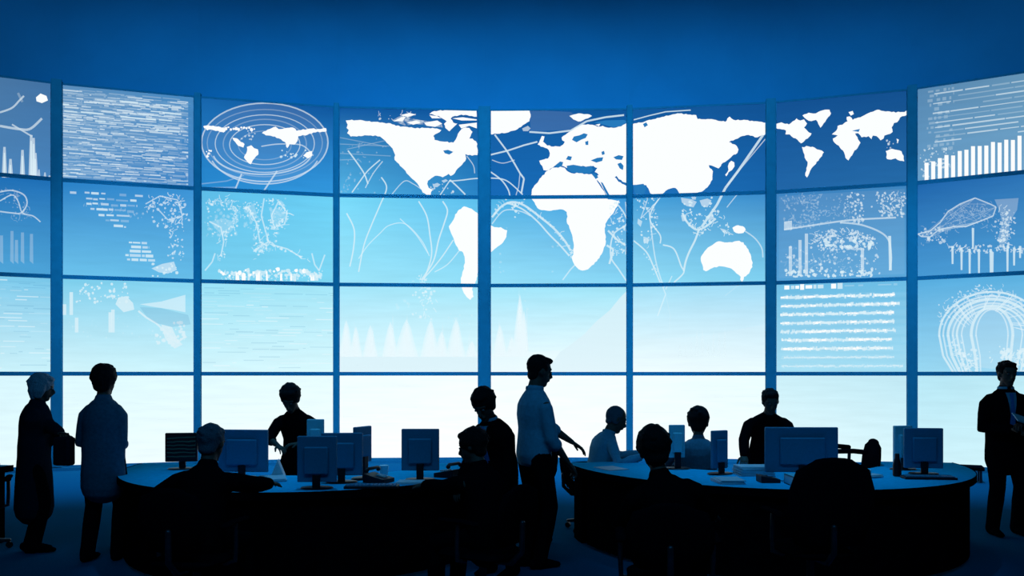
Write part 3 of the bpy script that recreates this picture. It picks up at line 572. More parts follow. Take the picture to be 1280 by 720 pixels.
# ------------------------------------------------------------------ desks
def arc_desk(name, cx, cy, a, b, ai, bi, t0, t1, label):
    """ring shaped console: outer ellipse a,b / inner ellipse ai,bi, open towards the wall"""
    root = empty(name, (cx, cy, 0), label=label, cat='desk', group='curved control room desks')
    N = 48
    def strip(oa, ob, ia, ib, z0, z1, s0=t0, s1=t1, n=N):
        vs = []; fs = []
        for k in range(n+1):
            q = math.radians(s0+(s1-s0)*k/n); c_, s_ = math.cos(q), math.sin(q)
            for (A_, B_) in ((oa, ob), (ia, ib)):
                for z in (z0, z1): vs.append((A_*c_, B_*s_, z))
        for k in range(n):
            i = 4*k; fs += [(i, i+4, i+5, i+1), (i+2, i+3, i+7, i+6), (i+1, i+5, i+7, i+3), (i, i+2, i+6, i+4)]
        fs += [(0, 1, 3, 2), (4*n, 4*n+2, 4*n+3, 4*n+1)]
        m_ = MB(); m_.add(vs, fs); return m_
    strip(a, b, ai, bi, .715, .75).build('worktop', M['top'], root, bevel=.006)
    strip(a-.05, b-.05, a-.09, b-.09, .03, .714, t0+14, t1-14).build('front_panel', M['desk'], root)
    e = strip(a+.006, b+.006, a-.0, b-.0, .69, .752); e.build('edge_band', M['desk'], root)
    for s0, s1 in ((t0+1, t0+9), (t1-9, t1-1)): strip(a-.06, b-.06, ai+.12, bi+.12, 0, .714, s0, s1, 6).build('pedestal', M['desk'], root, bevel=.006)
    return root
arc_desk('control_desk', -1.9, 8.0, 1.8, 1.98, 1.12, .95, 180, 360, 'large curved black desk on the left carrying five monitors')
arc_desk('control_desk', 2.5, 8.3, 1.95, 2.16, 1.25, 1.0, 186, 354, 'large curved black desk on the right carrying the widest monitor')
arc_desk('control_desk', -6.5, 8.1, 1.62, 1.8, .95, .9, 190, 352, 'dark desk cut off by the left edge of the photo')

# ------------------------------------------------------------------ monitors
def rbox(mb, c, d, mtx=None): return mb.box(c, d, mtx=mtx)
def monitor(pxl, pxr, pyt, pyb, d, yaw, label, m='casing', face=1, curved=True, zdesk=.75):
    """flat monitor whose casing spans the given outline at distance d; face=1 shows its back, face=-1 its glass"""
    p = W((pxl+pxr)/2, pyb, d); w_ = (pxr-pxl)/FOC*d/max(.35, abs(math.cos(yaw))); zt = W(0, pyt, d).z; zb = max(p.z, zdesk+.05)
    root = empty('monitor', (p.x, p.y, zdesk), yaw if face > 0 else yaw+math.pi, label=label, cat='monitor', group='monitors on the curved desks')
    h = zt-zb; zc = zb+h/2-zdesk
    b = MB(); b.box((0, 0, zc), (w_, .035, h)); b.build('casing', M[m], root, bevel=.008)
    b = MB(); b.box((0, -.03, zc-.01), (w_*.62, .035, h*.6)); b.build('back_housing', M[m], root, bevel=.012)
    sc = MB().box((0, .0185, zc+.006), (w_-.03, .003, h-.045)).build('screen', M['glass'], root, smooth=False)
    MB().box((0, -.03, (zb-zdesk)/2+.03), (.06, .025, max(.06, zb-zdesk+.06))).build('neck', M['black'], root, bevel=.005)
    MB().loft([(0, -.01, .004), (0, -.01, .012)], [(.13, .09), (.12, .08)], n=24, cap=False).build('base', M['black'], root)
    return root
gm = bpy.data.materials.new('monitor_glass'); gm.use_nodes = True; b_ = gm.node_tree.nodes['Principled BSDF']
b_.inputs['Base Color'].default_value = (.004, .008, .014, 1); b_.inputs['Roughness'].default_value = .12
wv = gm.node_tree.nodes.new('ShaderNodeTexWave'); wv.bands_direction = 'Z'; wv.inputs['Scale'].default_value = 9; wv.inputs['Distortion'].default_value = 3
cr = gm.node_tree.nodes.new('ShaderNodeValToRGB'); cr.color_ramp.elements[0].position = .7; cr.color_ramp.elements[0].color = (.001, .004, .008, 1); cr.color_ramp.elements[1].color = (.006, .05, .07, 1)
tc = gm.node_tree.nodes.new('ShaderNodeTexCoord'); gm.node_tree.links.new(tc.outputs['Object'], wv.inputs['Vector']); gm.node_tree.links.new(wv.outputs['Fac'], cr.inputs[0])
gm.node_tree.links.new(cr.outputs[0], b_.inputs['Emission Color']); b_.inputs['Emission Strength'].default_value = .3
M['glass'] = gm
monitor(208, 246, 541, 577, 7.5, .15, 'small dark monitor with glowing text at the left end of the left desk', 'black', -1)
monitor(272, 336, 537, 592, 6.9, -.1, 'blue-grey monitor right of the grey-haired seated man, on the left desk')
monitor(372, 421, 545, 606, 6.25, .0, 'nearer of the two overlapping monitors in the middle of the left desk')
monitor(402, 453, 541, 594, 6.6, .05, 'blue monitor half hidden behind the nearer one, middle of the left desk')
monitor(384, 405, 524, 575, 6.95, .1, 'pale taller monitor peeking up behind the two overlapping monitors', 'pale')
monitor(446, 460, 533, 578, 6.85, 1.15, 'narrow monitor turned edge-on right of the overlapping pair', 'casing')
monitor(502, 549, 536, 588, 6.75, .0, 'upright squarish monitor standing alone at the right of the left desk')
monitor(836, 856, 531, 572, 7.55, .1, 'pale monitor between two seated heads on the right desk', 'pale')
monitor(888, 910, 538, 598, 7.15, .5, 'narrow dark blue monitor behind the shoulder of the person in grey')
monitor(956, 1047, 534, 590, 6.75, .0, 'widest monitor, a large blue-grey slab in the middle of the right desk')
monitor(1116, 1140, 532, 586, 7.5, .2, 'pale monitor half hidden at the right end of the right desk', 'pale')
monitor(1131, 1177, 535, 585, 7.15, -.12, 'dark square monitor nearest the right end of the right desk')

# ------------------------------------------------------------------ small things on the desks
def item(name, mb, m, label, cat, loc, rz=0, bevel=.004, group=None, smooth=True):
    o = mb.build(name, m, None, bevel=bevel, smooth=smooth); o.location = loc; o.rotation_euler = (0, 0, rz); return tag(o, label, cat, group)
def keyboard(x, y, rz, label):
    root = empty('keyboard', (x, y, .75), rz, label=label, cat='keyboard', group='keyboards on the desks')
    MB().box((0, 0, .010), (.42, .14, .02)).build('case', M['black'], root, bevel=.004)
    k = MB()
    for i in range(13):
        for j in range(4): k.box((-.18+i*.03, -.045+j*.03, .024), (.024, .024, .008))
    k.build('keys', M['casing'], root, smooth=False)
def phone(x, y, rz, label):
    root = empty('desk_phone', (x, y, .75), rz, label=label, cat='telephone', group='telephones on the left desk')
    MB().prism([(-.10, 0), (.10, 0), (.10, .035), (-.10, .075)], .17).build('phone_body', M['black'], root, bevel=.004)
    MB().loft([(-.06, -.09, .10), (-.055, -.07, .115), (-.055, .07, .115), (-.06, .09, .10)], [.02, .014, .014, .02], (0,0,1), 10).build('handset', M['black'], root)
    k = MB()
    for i in range(3):
        for j in range(4): k.box((.0+j*.022, -.02+i*.022, .062-.0044*j*.9), (.014, .014, .01))
    k.build('buttons', M['pale'], root, smooth=False)
def papers(x, y, rz, n_, label, size=(.21, .297), group='paper stacks on the desks'):
    m_ = MB(); random.seed(int(x*100)+n_)
    for i in range(n_): m_.box((rnd(-.012, .012), rnd(-.012, .012), .004+i*.008), (size[0], size[1], .0075), rnd(-.08, .08))
    return item('paper_stack', m_, M['paper'], label, 'papers', (x, y, .75), rz, .001, group, False)
p = W(350, 596, 6.85); papers(-2.02, 6.75, .3, 3, 'loose white sheets beside the seated man\'s outstretched hand')
p = W(345, 588, 6.9)
m_ = MB().prism([(-.06, 0), (.06, 0), (.0, .15)], .16); item('tent_card', m_, M['paper'], 'pale folded card standing behind the outstretched hand', 'card', (-2.04, 6.98, .75), .2)
keyboard(-1.10, 6.28, .05, 'low dark keyboard right of the overlapping monitors')
phone(-1.10, 6.60, -.4, 'dark telephone left of the lone squarish monitor')
phone(-.55, 6.95, 2.6, 'dark telephone right of the lone squarish monitor')
papers(-.83, 6.55, 0, 2, 'few flat sheets in front of the lone squarish monitor', (.21, .18))
m_ = MB().loft([(0,0,.003),(0,0,.095)], [.032, .04], n=20, cap=False); item('cup', m_, M['pale'], 'pale cup between the edge-on monitor and the telephone', 'cup', (-1.12, 7.0, .75))
papers(2.14, 7.10, .1, 10, 'bright thick stack of paper behind the flat sheets, left of the widest monitor', (.3, .22))
papers(1.78, 6.6, .05, 4, 'bright flat sheets between the narrow monitor and the widest monitor', (.2, .26))
b = MB(); b.prism([(-.08, 0), (.08, 0), (.08, .03), (-.08, .06)], .15)
root = empty('card_reader', (2.12, 6.62, .75), 0, label='small dark device box beside the flat sheets on the right desk', cat='device'); b.build('device_body', M['black'], root, bevel=.006); MB().box((.02, -.0, .052), (.06, .08, .006)).build('keypad', M['casing'], root, smooth=False)
def tray(x, y, label):
    root = empty('letter_tray', (x, y, .75), 0, label=label, cat='tray')
    m_ = MB()
    for z in (.004, .075): m_.box((0, 0, z), (.26, .32, .008))
    for sx in (-.126, .126): m_.box((sx, 0, .04), (.008, .32, .08))
    m_.build('tray_frame', M['pale'], root, smooth=False); MB().box((0, -.01, .018), (.21, .29, .018)).build('papers', M['casing'], root, smooth=False)
tray(2.36, 6.40, 'pale two-level letter tray in front of the widest monitor')
keyboard(3.55, 6.82, -.12, 'dark keyboard in front of the square monitor at the right end')
papers(3.05, 7.0, .3, 3, 'sheets lying left of the right-end monitors')
papers(.93, 7.55, .45, 1, 'single sheet at the pointed left end of the right desk')
# jumble of cables, cup and pad beside the right end pair
m_ = MB().loft([(0,0,.003),(0,0,.10),(0,0,.16),(0,0,.2)], [.035, .035, .02, .018], n=18, cap=False); item('drink_bottle', m_, M['black'], 'short dark bottle standing before the pale right-end monitor', 'bottle', (3.36, 6.98, .75))
m_ = MB().loft([(0,0,.003),(0,0,.09)], [.03, .036], n=20, cap=False); item('cup', m_, M['pale'], 'small pale cup beside the empty chair at the right desk', 'cup', (2.98, 6.72, .75))

# ------------------------------------------------------------------ chairs
def chair(x, y, rz, label, seat=.47, arm=.68, back=(.56, 1.02), bw=.46, arms=True, cat='chair', ar=1, bt=1):
    """office chair facing local +Y"""
    root = empty('office_chair', (x, y, 0), rz, label=label, cat=cat, group='black office chairs')
    m_ = MB(); m_.loft([(0, -.21, seat-.04), (0, -.1, seat-.035), (0, .12, seat-.035), (0, .23, seat-.045)], [(.2, .035), (.235, .042), (.235, .042), (.2, .035)], n=20); m_.build('seat', M['chair'], root)
    m_ = MB(); z0, z1 = back; h = z1-z0
    m_.loft([(0, -.25, z0), (0, -.285, z0+h*.3), (0, -.30, z0+h*.6), (0, -.315, z0+h*.85), (0, -.32, z1-.03)], [(bw*.40, .03*bt), (bw*.49, .035*bt), (bw*.5, .035*bt), (bw*.42, .032*bt), (bw*.24, .026*bt)], n=20); m_.build('backrest', M['chair'], root)
    m_ = MB(); m_.loft([(0, -.05, seat-.09), (0, -.24, seat-.085), (0, -.325, seat), (0, -.33, z0+.12)], [.02, .02, .02, .02], n=10); m_.build('back_bracket', M['metal'], root)
    MB().loft([(0, 0, .10), (0, 0, seat-.075)], [.028, .024], n=14, cap=False).build('gas_column', M['metal'], root)
    for k in range(5):
        q = math.radians(90+72*k); c_, s_ = math.cos(q), math.sin(q)
        l = MB().loft([(.02*c_, .02*s_, .11), (.17*c_, .17*s_, .09), (.29*c_, .29*s_, .075)], [.024, .02, .016], (0,0,1), 10).build('leg', M['metal'], root)
        MB().loft([(.29*c_-.014*s_, .29*s_+.014*c_, .031), (.29*c_+.014*s_, .29*s_-.014*c_, .031)], [.029, .029], (0,0,1), 14, cap=False).build('caster', M['black'], l)
    if arms:
        for s_ in (-1, 1):
            MB().loft([(s_*.2, 0, seat-.07), (s_*.27, 0, seat-.05), (s_*.275, .0, seat+.06), (s_*.275, -.01, arm-.02)], [.016]*4, (0,1,0), 10).build('arm_support', M['metal'], root)
            MB().loft([(s_*.275, -.16, arm-.01), (s_*.275, -.05, arm), (s_*.275, .14, arm-.005)], [(.03, .016*ar)]*3, n=12).build('armrest', M['chair'], root)
    return root

# ------------------------------------------------------------------ people
def ik(a, c, l1, l2, pole):
    a, c = V(a), V(c); d = c-a; D = d.length
    if D > (l1+l2)*.995: c = a+d.normalized()*(l1+l2)*.995; d = c-a; D = d.length
    D = max(D, .12); x = (l1*l1-l2*l2+D*D)/(2*D); h = math.sqrt(max(0, l1*l1-x*x)); u = d.normalized(); pl = V(pole)-u*V(pole).dot(u); pl.normalize()
    return a+u*x+pl*h, c
def hand(mb, wrist, dr, palm_n, s, curl=.5, spread=.10, right=True):
    """palm, four bent fingers of unequal length and a thumb from the side of the palm"""
    dr = V(dr).normalized(); pn = V(palm_n); pn = (pn-dr*pn.dot(dr)).normalized(); sd = dr.cross(pn).normalized()*(1 if right else -1)   # sd points to the thumb side
    wr = V(wrist)
    mb.loft([wr-dr*.02*s, wr+dr*.02*s, wr+dr*.06*s, wr+dr*.092*s], [(.024*s, .018*s), (.032*s, .016*s), (.040*s, .015*s), (.038*s, .012*s)], sd, 12)
    for i, (off, L) in enumerate(((.030, .072), (.010, .080), (-.010, .075), (-.029, .058))):
        p = wr+dr*(.088-.004*abs(i-1))*s+sd*off*s; d = (dr+sd*(off*spread*12)).normalized(); pts = [p-d*.012*s, p]; a = curl*.5
        for seg in (.45, .30, .25):
            q = Matrix.Rotation(a, 3, d.cross(pn).normalized()) @ d; p = p+q*L*seg*s; pts.append(p); a += curl*.75
        mb.loft(pts, [.0088*s, .0092*s, .0082*s, .0075*s, .0062*s], sd, 8)
    p = wr+dr*.028*s+sd*.026*s; d1 = (dr*.65+sd*.75+pn*.25).normalized(); d2 = (dr*.9+sd*.35+pn*.35).normalized()
    mb.loft([p-d1*.012*s, p+d1*.03*s, p+d1*.03*s+d2*.028*s, p+d1*.03*s+d2*.052*s], [.013*s, .0115*s, .0095*s, .007*s], pn, 8)
def person(x, y, yaw, label, H=1.75, sit=False, hip=None, lean=0, side=0, twist=0, head=(0, 0), hands=None, poles=None, curl=(.5, .5), palms=None,
           feet=None, top='shirt', topm='shirt', trm='suit', sleeve='full', hem=.10, hemr=None, hair='short', hairm='hair', hs=1.0, suit_front=False, shoulders=1.0, seat=.50, collar=False, stance=.11, girth=1.0):
    """figure facing local +Y. head=(yaw,pitch) in degrees. hands = world points (left,right) or None for hanging arms"""
    s = H/1.75; rad = math.radians
    root = empty('person', (x, y, 0), rad(yaw), label=label, cat='person')
    inv = Matrix.Rotation(-rad(yaw), 3, 'Z')
    loc = lambda p: inv @ (V(p)-V((x, y, 0)))
    Hc = V(hip) if hip else (V((0, 0, seat+.09)) if sit else V((0, 0, .93*s)))
    Rm = Matrix.Rotation(-rad(lean), 3, 'X') @ Matrix.Rotation(rad(side), 3, 'Y') @ Matrix.Rotation(rad(twist), 3, 'Z')
    Rh = Matrix.Rotation(rad(twist)*.3, 3, 'Z')
    R, F, U = Rm @ V((1,0,0)), Rm @ V((0,1,0)), Rm @ V((0,0,1))
    def sp(t):                                       # curved spine: position t (m) above the hips
        k = min(1, max(0, t/(.5*s))); d = V((0,0,1)).lerp(U, .35+.65*k) if t > 0 else V((0,0,1)); return Hc + d*t
    neck = sp(.51*s); 
    Hd = Rm @ Matrix.Rotation(rad(head[0]), 3, 'Z') @ Matrix.Rotation(rad(head[1]), 3, 'X')
    neck_t = neck + (U*.6+Hd @ V((0,.1,.4)))*.075*s
    hc = neck_t + Hd @ V((0, .015, .085))*s*hs
    g = girth
    T = [(-.09, .125, .10), (0, .160, .112), (.10, .150, .105), (.20, .138, .10), (.31, .158, .112), (.39, .162*shoulders, .106), (.435, .138*shoulders, .092), (.47, .100, .078), (.50, .074, .064)]
    # --- body: one fused skin
    b = MB()
    b.loft([sp(t*s) for t, _, _ in T]+[neck+U*.02*s, neck_t, neck_t+(hc-neck_t)*.5], [(a*s*.93, c*s*.93) for _, a, c in T]+[(.060*s, .060*s), (.054*s, .058*s), (.052*s, .056*s)], R)
    k = s*hs
    b.ball(hc+Hd @ V((0,-.008,.025))*k, (.076*k, .096*k, .098*k), Hd, 20)
    b.loft([hc+Hd @ V((0,.012,.0))*k, hc+Hd @ V((0,.028,-.055))*k, hc+Hd @ V((0,.048,-.092))*k], [(.069*k, .074*k), (.058*k, .060*k), (.034*k, .034*k)], Hd @ V((1,0,0)), 16)
    b.loft([hc+Hd @ V((0,.083,.018))*k, hc+Hd @ V((0,.098,-.008))*k, hc+Hd @ V((0,.110,-.030))*k, hc+Hd @ V((0,.094,-.036))*k], [.010*k, .012*k, .016*k, .015*k], Hd @ V((1,0,0)), 8)
    b.loft([hc+Hd @ V((-.02,.084,-.062))*k, hc+Hd @ V((0,.092,-.060))*k, hc+Hd @ V((.02,.084,-.062))*k], [.009*k, .012*k, .009*k], Hd @ V((0,0,1)), 8)
    b.loft([hc+Hd @ V((-.045,.074,.028))*k, hc+Hd @ V((0,.086,.030))*k, hc+Hd @ V((.045,.074,.028))*k], [.012*k, .012*k, .012*k], Hd @ V((0,0,1)), 8)
    for e in (-1, 1): b.ball(hc+Hd @ V((e*.078,-.008,-.004))*k, (.010*k, .020*k, .032*k), Hd, 10)
    # arms
    fing = MB(); arms = []
    sh = [sp(.405*s)+R*e*.166*s*shoulders for e in (-1, 1)]
    for i, e in enumerate((-1, 1)):
        tgt = loc(hands[i]) if hands and hands[i] is not None else sh[i]+V((e*.07, .05, -.515))*s
        pole = V(poles[i]) if poles and poles[i] else V((e*.5, -.8, -.35))
        el, wr = ik(sh[i], tgt, .285*s, .25*s, pole); arms.append((sh[i], el, wr))
        b.loft([sh[i]-R*e*.045*s, sh[i], sh[i].lerp(el, .5), el, el.lerp(wr, .35), wr], [.034*s, .044*s, .042*s, .037*s, .038*s, (.026*s, .021*s)], R, 12)
        pn = V(palms[i]) if palms and palms[i] else (V((0, 0, -1)) if hands and hands[i] is not None else V((-e, .1, 0)))
        hand(fing, wr, (wr-el).normalized(), pn, s, curl[i], right=(e == -1))
    # legs
    legs = []
    for i, e in enumerate((-1, 1)):
        hj = Hc+Rh @ V((e*.088*s, 0, -.02*s))
        if feet: an = V(feet[i])+V((0, 0, .075*s)); 
        elif sit: an = V((e*.13, .40+.03*e, .08*s))
        else: an = V((e*stance*s, -.02+.03*e, .08*s))
        kn, an = ik(hj, an, .43*s, .42*s, (e*.12, 1, .05)); legs.append((hj, kn, an))
        b.loft([hj, hj.lerp(kn, .4), kn, kn.lerp(an, .3), an], [.082*s, .072*s, .052*s, .054*s, .036*s], R, 12)
    body = remesh(b, .0095*s, 3, fing).build('body', M['skin'], root)
    # --- eyes
    for e in (-1, 1): MB().ball(hc+Hd @ V((e*.032,.084,.006))*k, (.0125*k, .010*k, .009*k), Hd, 10).build('eye', M['eye'], root)
    # --- hair
    h = MB(); random.seed(int(abs(x)*977))
    if hair in ('short', 'bob', 'bun', 'full', 'hood'):
        gx = {'short': 1.0, 'full': 1.12, 'bob': 1.14, 'bun': 1.03, 'hood': 1.16}[hair]
        h.ball(hc+Hd @ V((0,-.022,.042))*k, (.087*gx*k, .100*gx*k, .096*gx*k), Hd, 22, .10)
        h.loft([hc+Hd @ V((0,-.045,.02))*k, hc+Hd @ V((0,-.055,-.045))*k], [(.080*gx*k, .06*gx*k), (.062*gx*k, .042*gx*k)], Hd @ V((1,0,0)), 16)
        h.ball(hc+Hd @ V((.0,.04,.095))*k, (.062*gx*k, .055*k, .030*gx*k), Hd, 14, .15)
        for _ in range(14):
            q = rnd(0, 6.283); zz = rnd(-.1, .9); c_ = math.sqrt(1-zz*zz); pv = V((c_*math.cos(q), c_*math.sin(q), zz))
            if pv.y > .35 and pv.z < .6: continue
            p0 = hc+Hd @ V((pv.x*.08*gx, pv.y*.095*gx-.022, pv.z*.088*gx+.042))*k; p1 = p0+Hd @ V((pv.x*.006+rnd(-.010, .010), pv.y*.006-.010, pv.z*.004+.000))*k
            h.loft([p0, p0.lerp(p1, .6), p1], [.018*k, .013*k, .005*k], (1,0,0), 7)
        if hair in ('bob', 'hood'):
            for e in (-1, 1): h.loft([hc+Hd @ V((e*.082,-.02,.03))*k, hc+Hd @ V((e*.088,-.018,-.03))*k, hc+Hd @ V((e*.078,-.02,-.085))*k], [(.024*k, .055*k), (.026*k, .055*k), (.016*k, .035*k)], Hd @ V((1,0,0)), 12)
            h.loft([hc+Hd @ V((0,-.07,.02))*k, hc+Hd @ V((0,-.075,-.04))*k, hc+Hd @ V((0,-.06,-.10))*k], [(.088*k, .05*k), (.088*k, .045*k), (.07*k, .03*k)], Hd @ V((1,0,0)), 14)
        if hair == 'hood': h.loft([hc+Hd @ V((0,-.05,-.06))*k, hc+Hd @ V((0,-.03,-.13))*k], [(.085*k, .07*k), (.10*k, .08*k)], Hd @ V((1,0,0)), 14)
    elif hair == 'thin':
        h.ball(hc+Hd @ V((0,-.020,.034))*k, (.081*k, .094*k, .092*k), Hd, 20, .05)
        for e in (-1, 1): h.ball(hc+Hd @ V((e*.070,-.02,-.005))*k, (.016*k, .042*k, .045*k), Hd, 12, .1)
        h.loft([hc+Hd @ V((0,-.05,.02))*k, hc+Hd @ V((0,-.06,-.04))*k], [(.07*k, .045*k), (.055*k, .03*k)], Hd @ V((1,0,0)), 14)
    remesh(h, .007*k, 1).build('hair', M[hairm], root)
    # --- trousers
    o = .014*s; t = MB()
    t.loft([Hc+V((0,0,-.08*s)), Hc, sp(.09*s)], [(.135*s, .108*s), ((.160*s+o), .112*s+o), ((.150*s+o), .105*s+o)], R)
    for (hj, kn, an) in legs:
        an2 = an+V((0,0,-.02*s)) if not sit else an
        t.loft([hj, hj.lerp(kn, .4), kn, kn.lerp(an2, .35), kn.lerp(an2, .8), an2], [.086*s+o, .078*s+o, .058*s+o, .058*s+o, .050*s+o, .050*s+o], R, 14)
    remesh(t, .012*s, 4).build('trousers', M[trm], root)
    # --- shoes
    for (hj, kn, an) in legs:
        fd = V((0.0, 1, 0)); a0 = V((an.x, an.y, 0)); up = V((0,0,an.z-.08*s))
        sh_ = MB().loft([a0+V((0,-.055,.045))*s+up, a0+V((0,0,.05))*s+up, a0+V((0,.07,.040))*s+up, a0+V((0,.14,.028))*s+up, a0+V((0,.175,.024))*s+up], [(.034*s, .042*s), (.040*s, .048*s), (.043*s, .038*s), (.044*s, .026*s), (.034*s, .02*s)], (1,0,0), 14)
        sh_.v = [(v[0], v[1], max(v[2], .002+up.z)) for v in sh_.v]
        sh_.build('shoe', M['suit'], root)
    # --- upper garment
    o = {'shirt': .014, 'jacket': .026, 'coat': .030, 'tunic': .026}[top]*s; c = MB()
    hr = hemr or (.165*s+o, .118*s+o)
    pts = [Hc-V((0,0,hem*s)), Hc-V((0,0,hem*.5*s))]; rr = [hr, ((hr[0]+.165*s+o)/2, (hr[1]+.12*s+o)/2)]
    for tt, a_, c_ in T[1:]:
        pts.append(sp(tt*s)); 
        if top in ('coat', 'tunic', 'jacket') and tt in (.10, .20): a_ += .012; c_ += .008
        rr.append((a_*s*g+o, c_*s*g+o))
    c.loft(pts+[neck], rr+[(.066*s+o*.4, .066*s+o*.4)], R, 20)
    for (a0, el, wr), e in zip(arms, (-1, 1)):
        ao = o*.8
        if sleeve == 'full': P_ = [a0-R*e*.095*s+U*.034*s, a0-R*e*.035*s+U*.010*s, a0+(el-a0).normalized()*.04*s, a0.lerp(el, .5), el, el.lerp(wr, .5), el.lerp(wr, .97)]; Q = [.030*s+ao, .044*s+ao, .050*s+ao, .048*s+ao, .044*s+ao, .042*s+ao*.9, .035*s+ao*.7]
        elif sleeve == 'rolled': P_ = [a0-R*e*.095*s+U*.034*s, a0-R*e*.035*s+U*.010*s, a0+(el-a0).normalized()*.04*s, a0.lerp(el, .5), el, el.lerp(wr, .25)]; Q = [.030*s+ao, .044*s+ao, .050*s+ao, .05*s+ao, .046*s+ao, .046*s+ao]
        else: P_ = [a0-R*e*.095*s+U*.034*s, a0-R*e*.035*s+U*.010*s, a0+(el-a0).normalized()*.04*s, a0.lerp(el, .5), a0.lerp(el, .85)]; Q = [.030*s+ao, .044*s+ao, .050*s+ao, .052*s+ao, .052*s+ao]
        c.loft(P_, Q, R, 14)
    remesh(c, .0115*s, 4).build({'shirt': 'shirt', 'jacket': 'jacket', 'coat': 'coat', 'tunic': 'tunic'}[top], M[topm], root)
    if collar or suit_front:
        cm = MB(); ring_ = []
        for q in range(20):
            an_ = math.radians(90+18+q*(324/19)); ring_.append(neck+U*.012*s+(R*math.cos(an_)+F*math.sin(an_))*.068*s)
        cm.loft(ring_, [(.007*s, .022*s)]*20, U.cross(F), 8); cm.build('collar', M['shirt' if suit_front else topm], root)
    if suit_front:
        Bm = Matrix((R, F, U)).transposed(); oo = .112*s+o
        fm = MB(); N = 8
        def chest(xx, tt, ext):                     # point on the chest front, tt m above hips
            import bisect
            kx = [q[0] for q in T]; j = min(len(T)-2, max(0, bisect.bisect(kx, tt/s)-1)); f = min(1, max(0, (tt/s-T[j][0])/(T[j+1][0]-T[j][0])))
            ra = (T[j][1]*(1-f)+T[j+1][1]*f)*s*g+o; rb = (T[j][2]*(1-f)+T[j+1][2]*f)*s*g+o
            return sp(tt)+R*xx+F*(rb*math.sqrt(max(0, 1-(xx/ra)**2))+ext)
        def patch(name, prof, ext, m__):            # prof: list of (t, x0, x1)
            q = MB(); vs = []; n_ = 7
            for tt, xa, xb in prof:
                for kx_ in range(n_): vs.append(chest(xa+(xb-xa)*kx_/(n_-1), tt, ext))
            for tt, xa, xb in prof:
                for kx_ in range(n_): vs.append(chest(xa+(xb-xa)*kx_/(n_-1), tt, ext-.012))
            m0 = len(prof)*n_; fs = []
            for r_ in range(len(prof)-1):
                for kx_ in range(n_-1):
                    i0 = r_*n_+kx_; fs += [(i0, i0+1, i0+n_+1, i0+n_), (m0+i0, m0+i0+n_, m0+i0+n_+1, m0+i0+1)]
                fs += [(r_*n_, (r_+1)*n_, m0+(r_+1)*n_, m0+r_*n_), (r_*n_+n_-1, m0+r_*n_+n_-1, m0+(r_+1)*n_+n_-1, (r_+1)*n_+n_-1)]
            fs += [tuple(range(n_))+tuple(m0+k_ for k_ in range(n_-1, -1, -1)), tuple((len(prof)-1)*n_+k_ for k_ in range(n_))+tuple(m0+(len(prof)-1)*n_+k_ for k_ in range(n_-1, -1, -1))]
            q.add(vs, fs); q.build(name, M[m__], root)
        ts = [.12, .20, .28, .36, .42, .455, .485]
        patch('shirt_front', [(t_*s, -(.004+.046*(t_-.12)/.365)*s, (.004+.046*(t_-.12)/.365)*s) for t_ in ts], .004, 'shirt')
        patch('tie', [(.13*s, -.004, .004), (.17*s, -.026, .026), (.30*s, -.020, .020), (.44*s, -.012, .012), (.455*s, -.018, .018), (.48*s, -.014, .014)], .012, 'tie')
        for e in (-1, 1):
            patch('lapel', [(t_*s, e*(.004+.046*(t_-.12)/.365)*s, e*(.012+.046*(t_-.12)/.365+(.055 if .36 <= t_ < .45 else .035 if t_ > .2 else .012))*s) for t_ in ts], .012, topm)
    return root

HD = .75
# 1 white-haired person at far left, side on, holding a case
person(-4.42, 7.4, -72, 'white-haired person in a long dark coat standing at far left holding a case', H=1.66, top='coat', topm='navy', trm='suit', hem=.50, hemr=(.165, .165), hair='bob', hairm='white_hair',
       head=(8, -6), lean=3, hands=(W(77, 543, 7.2), W(76, 548, 7.5)), poles=((-.3, -.9, -.4), (.3, -.9, -.4)), curl=(1.2, 1.2), stance=.07)
# 2 person seen from behind in a long tunic
person(-3.61, 7.07, 1, 'person seen from behind in a long slate tunic with thin dark legs', H=1.72, top='tunic', topm='tunic', trm='suit', hem=.27, hemr=(.190, .15), hair='full', hairm='hair', shoulders=.86, hs=1.10, girth=1.0,
       hands=((-3.73, 7.33, 1.04), (-3.55, 7.30, 1.00)), poles=((-.4, -.3, -1), (.15, -.4, -1)), palms=((1, 0, 0), (-1, 0, 0)), stance=.12, sleeve='full')
# 3 seated man, back to camera, reaching over the left desk
chair(-2.08, 5.28, -.15, 'black office chair under the grey-haired man at the left desk', back=(.54, .94))
person(-2.08, 5.32, -8, 'grey-haired man in black seated with his back to us, reaching over the left desk', H=1.64, sit=True, lean=13, seat=.46, top='jacket', topm='suit', hair='short', hairm='grey_hair', hs=1.08,
       hands=((-2.50, 5.75, .72), (-1.72, 6.10, .80)), poles=((-.9, -.3, -.3), (.7, -.4, -.4)), shoulders=1.12, curl=(.4, .3))
# 4 person in dark shirt behind the left desk
person(-2.16, 7.95, 176, 'person in a dark shirt bending behind the left desk between two monitors', H=1.64, top='shirt', topm='suit', trm='suit', hair='full', hairm='hair', hs=1.12, lean=18, head=(0, -16), shoulders=1.0, hip=(0, -.12, .82),
       hands=((-2.05, 7.66, .98), (-2.22, 7.60, .96)), poles=((-1, -.1, -.5), (1, -.1, -.4)), sleeve='rolled')
# 5 person in suit and tie leaning by the right end of the left desk
person(-.10, 6.55, 138, 'person in dark suit and pale tie beside the shirt-sleeved standing man', H=1.56, top='jacket', topm='suit', trm='suit', hem=.16, hair='full', hairm='hair', hs=1.14, lean=15, head=(16, -16), suit_front=True,
       hands=((-.06, 6.40, .70), (-.42, 6.45, .74)), shoulders=1.06, girth=1.05)
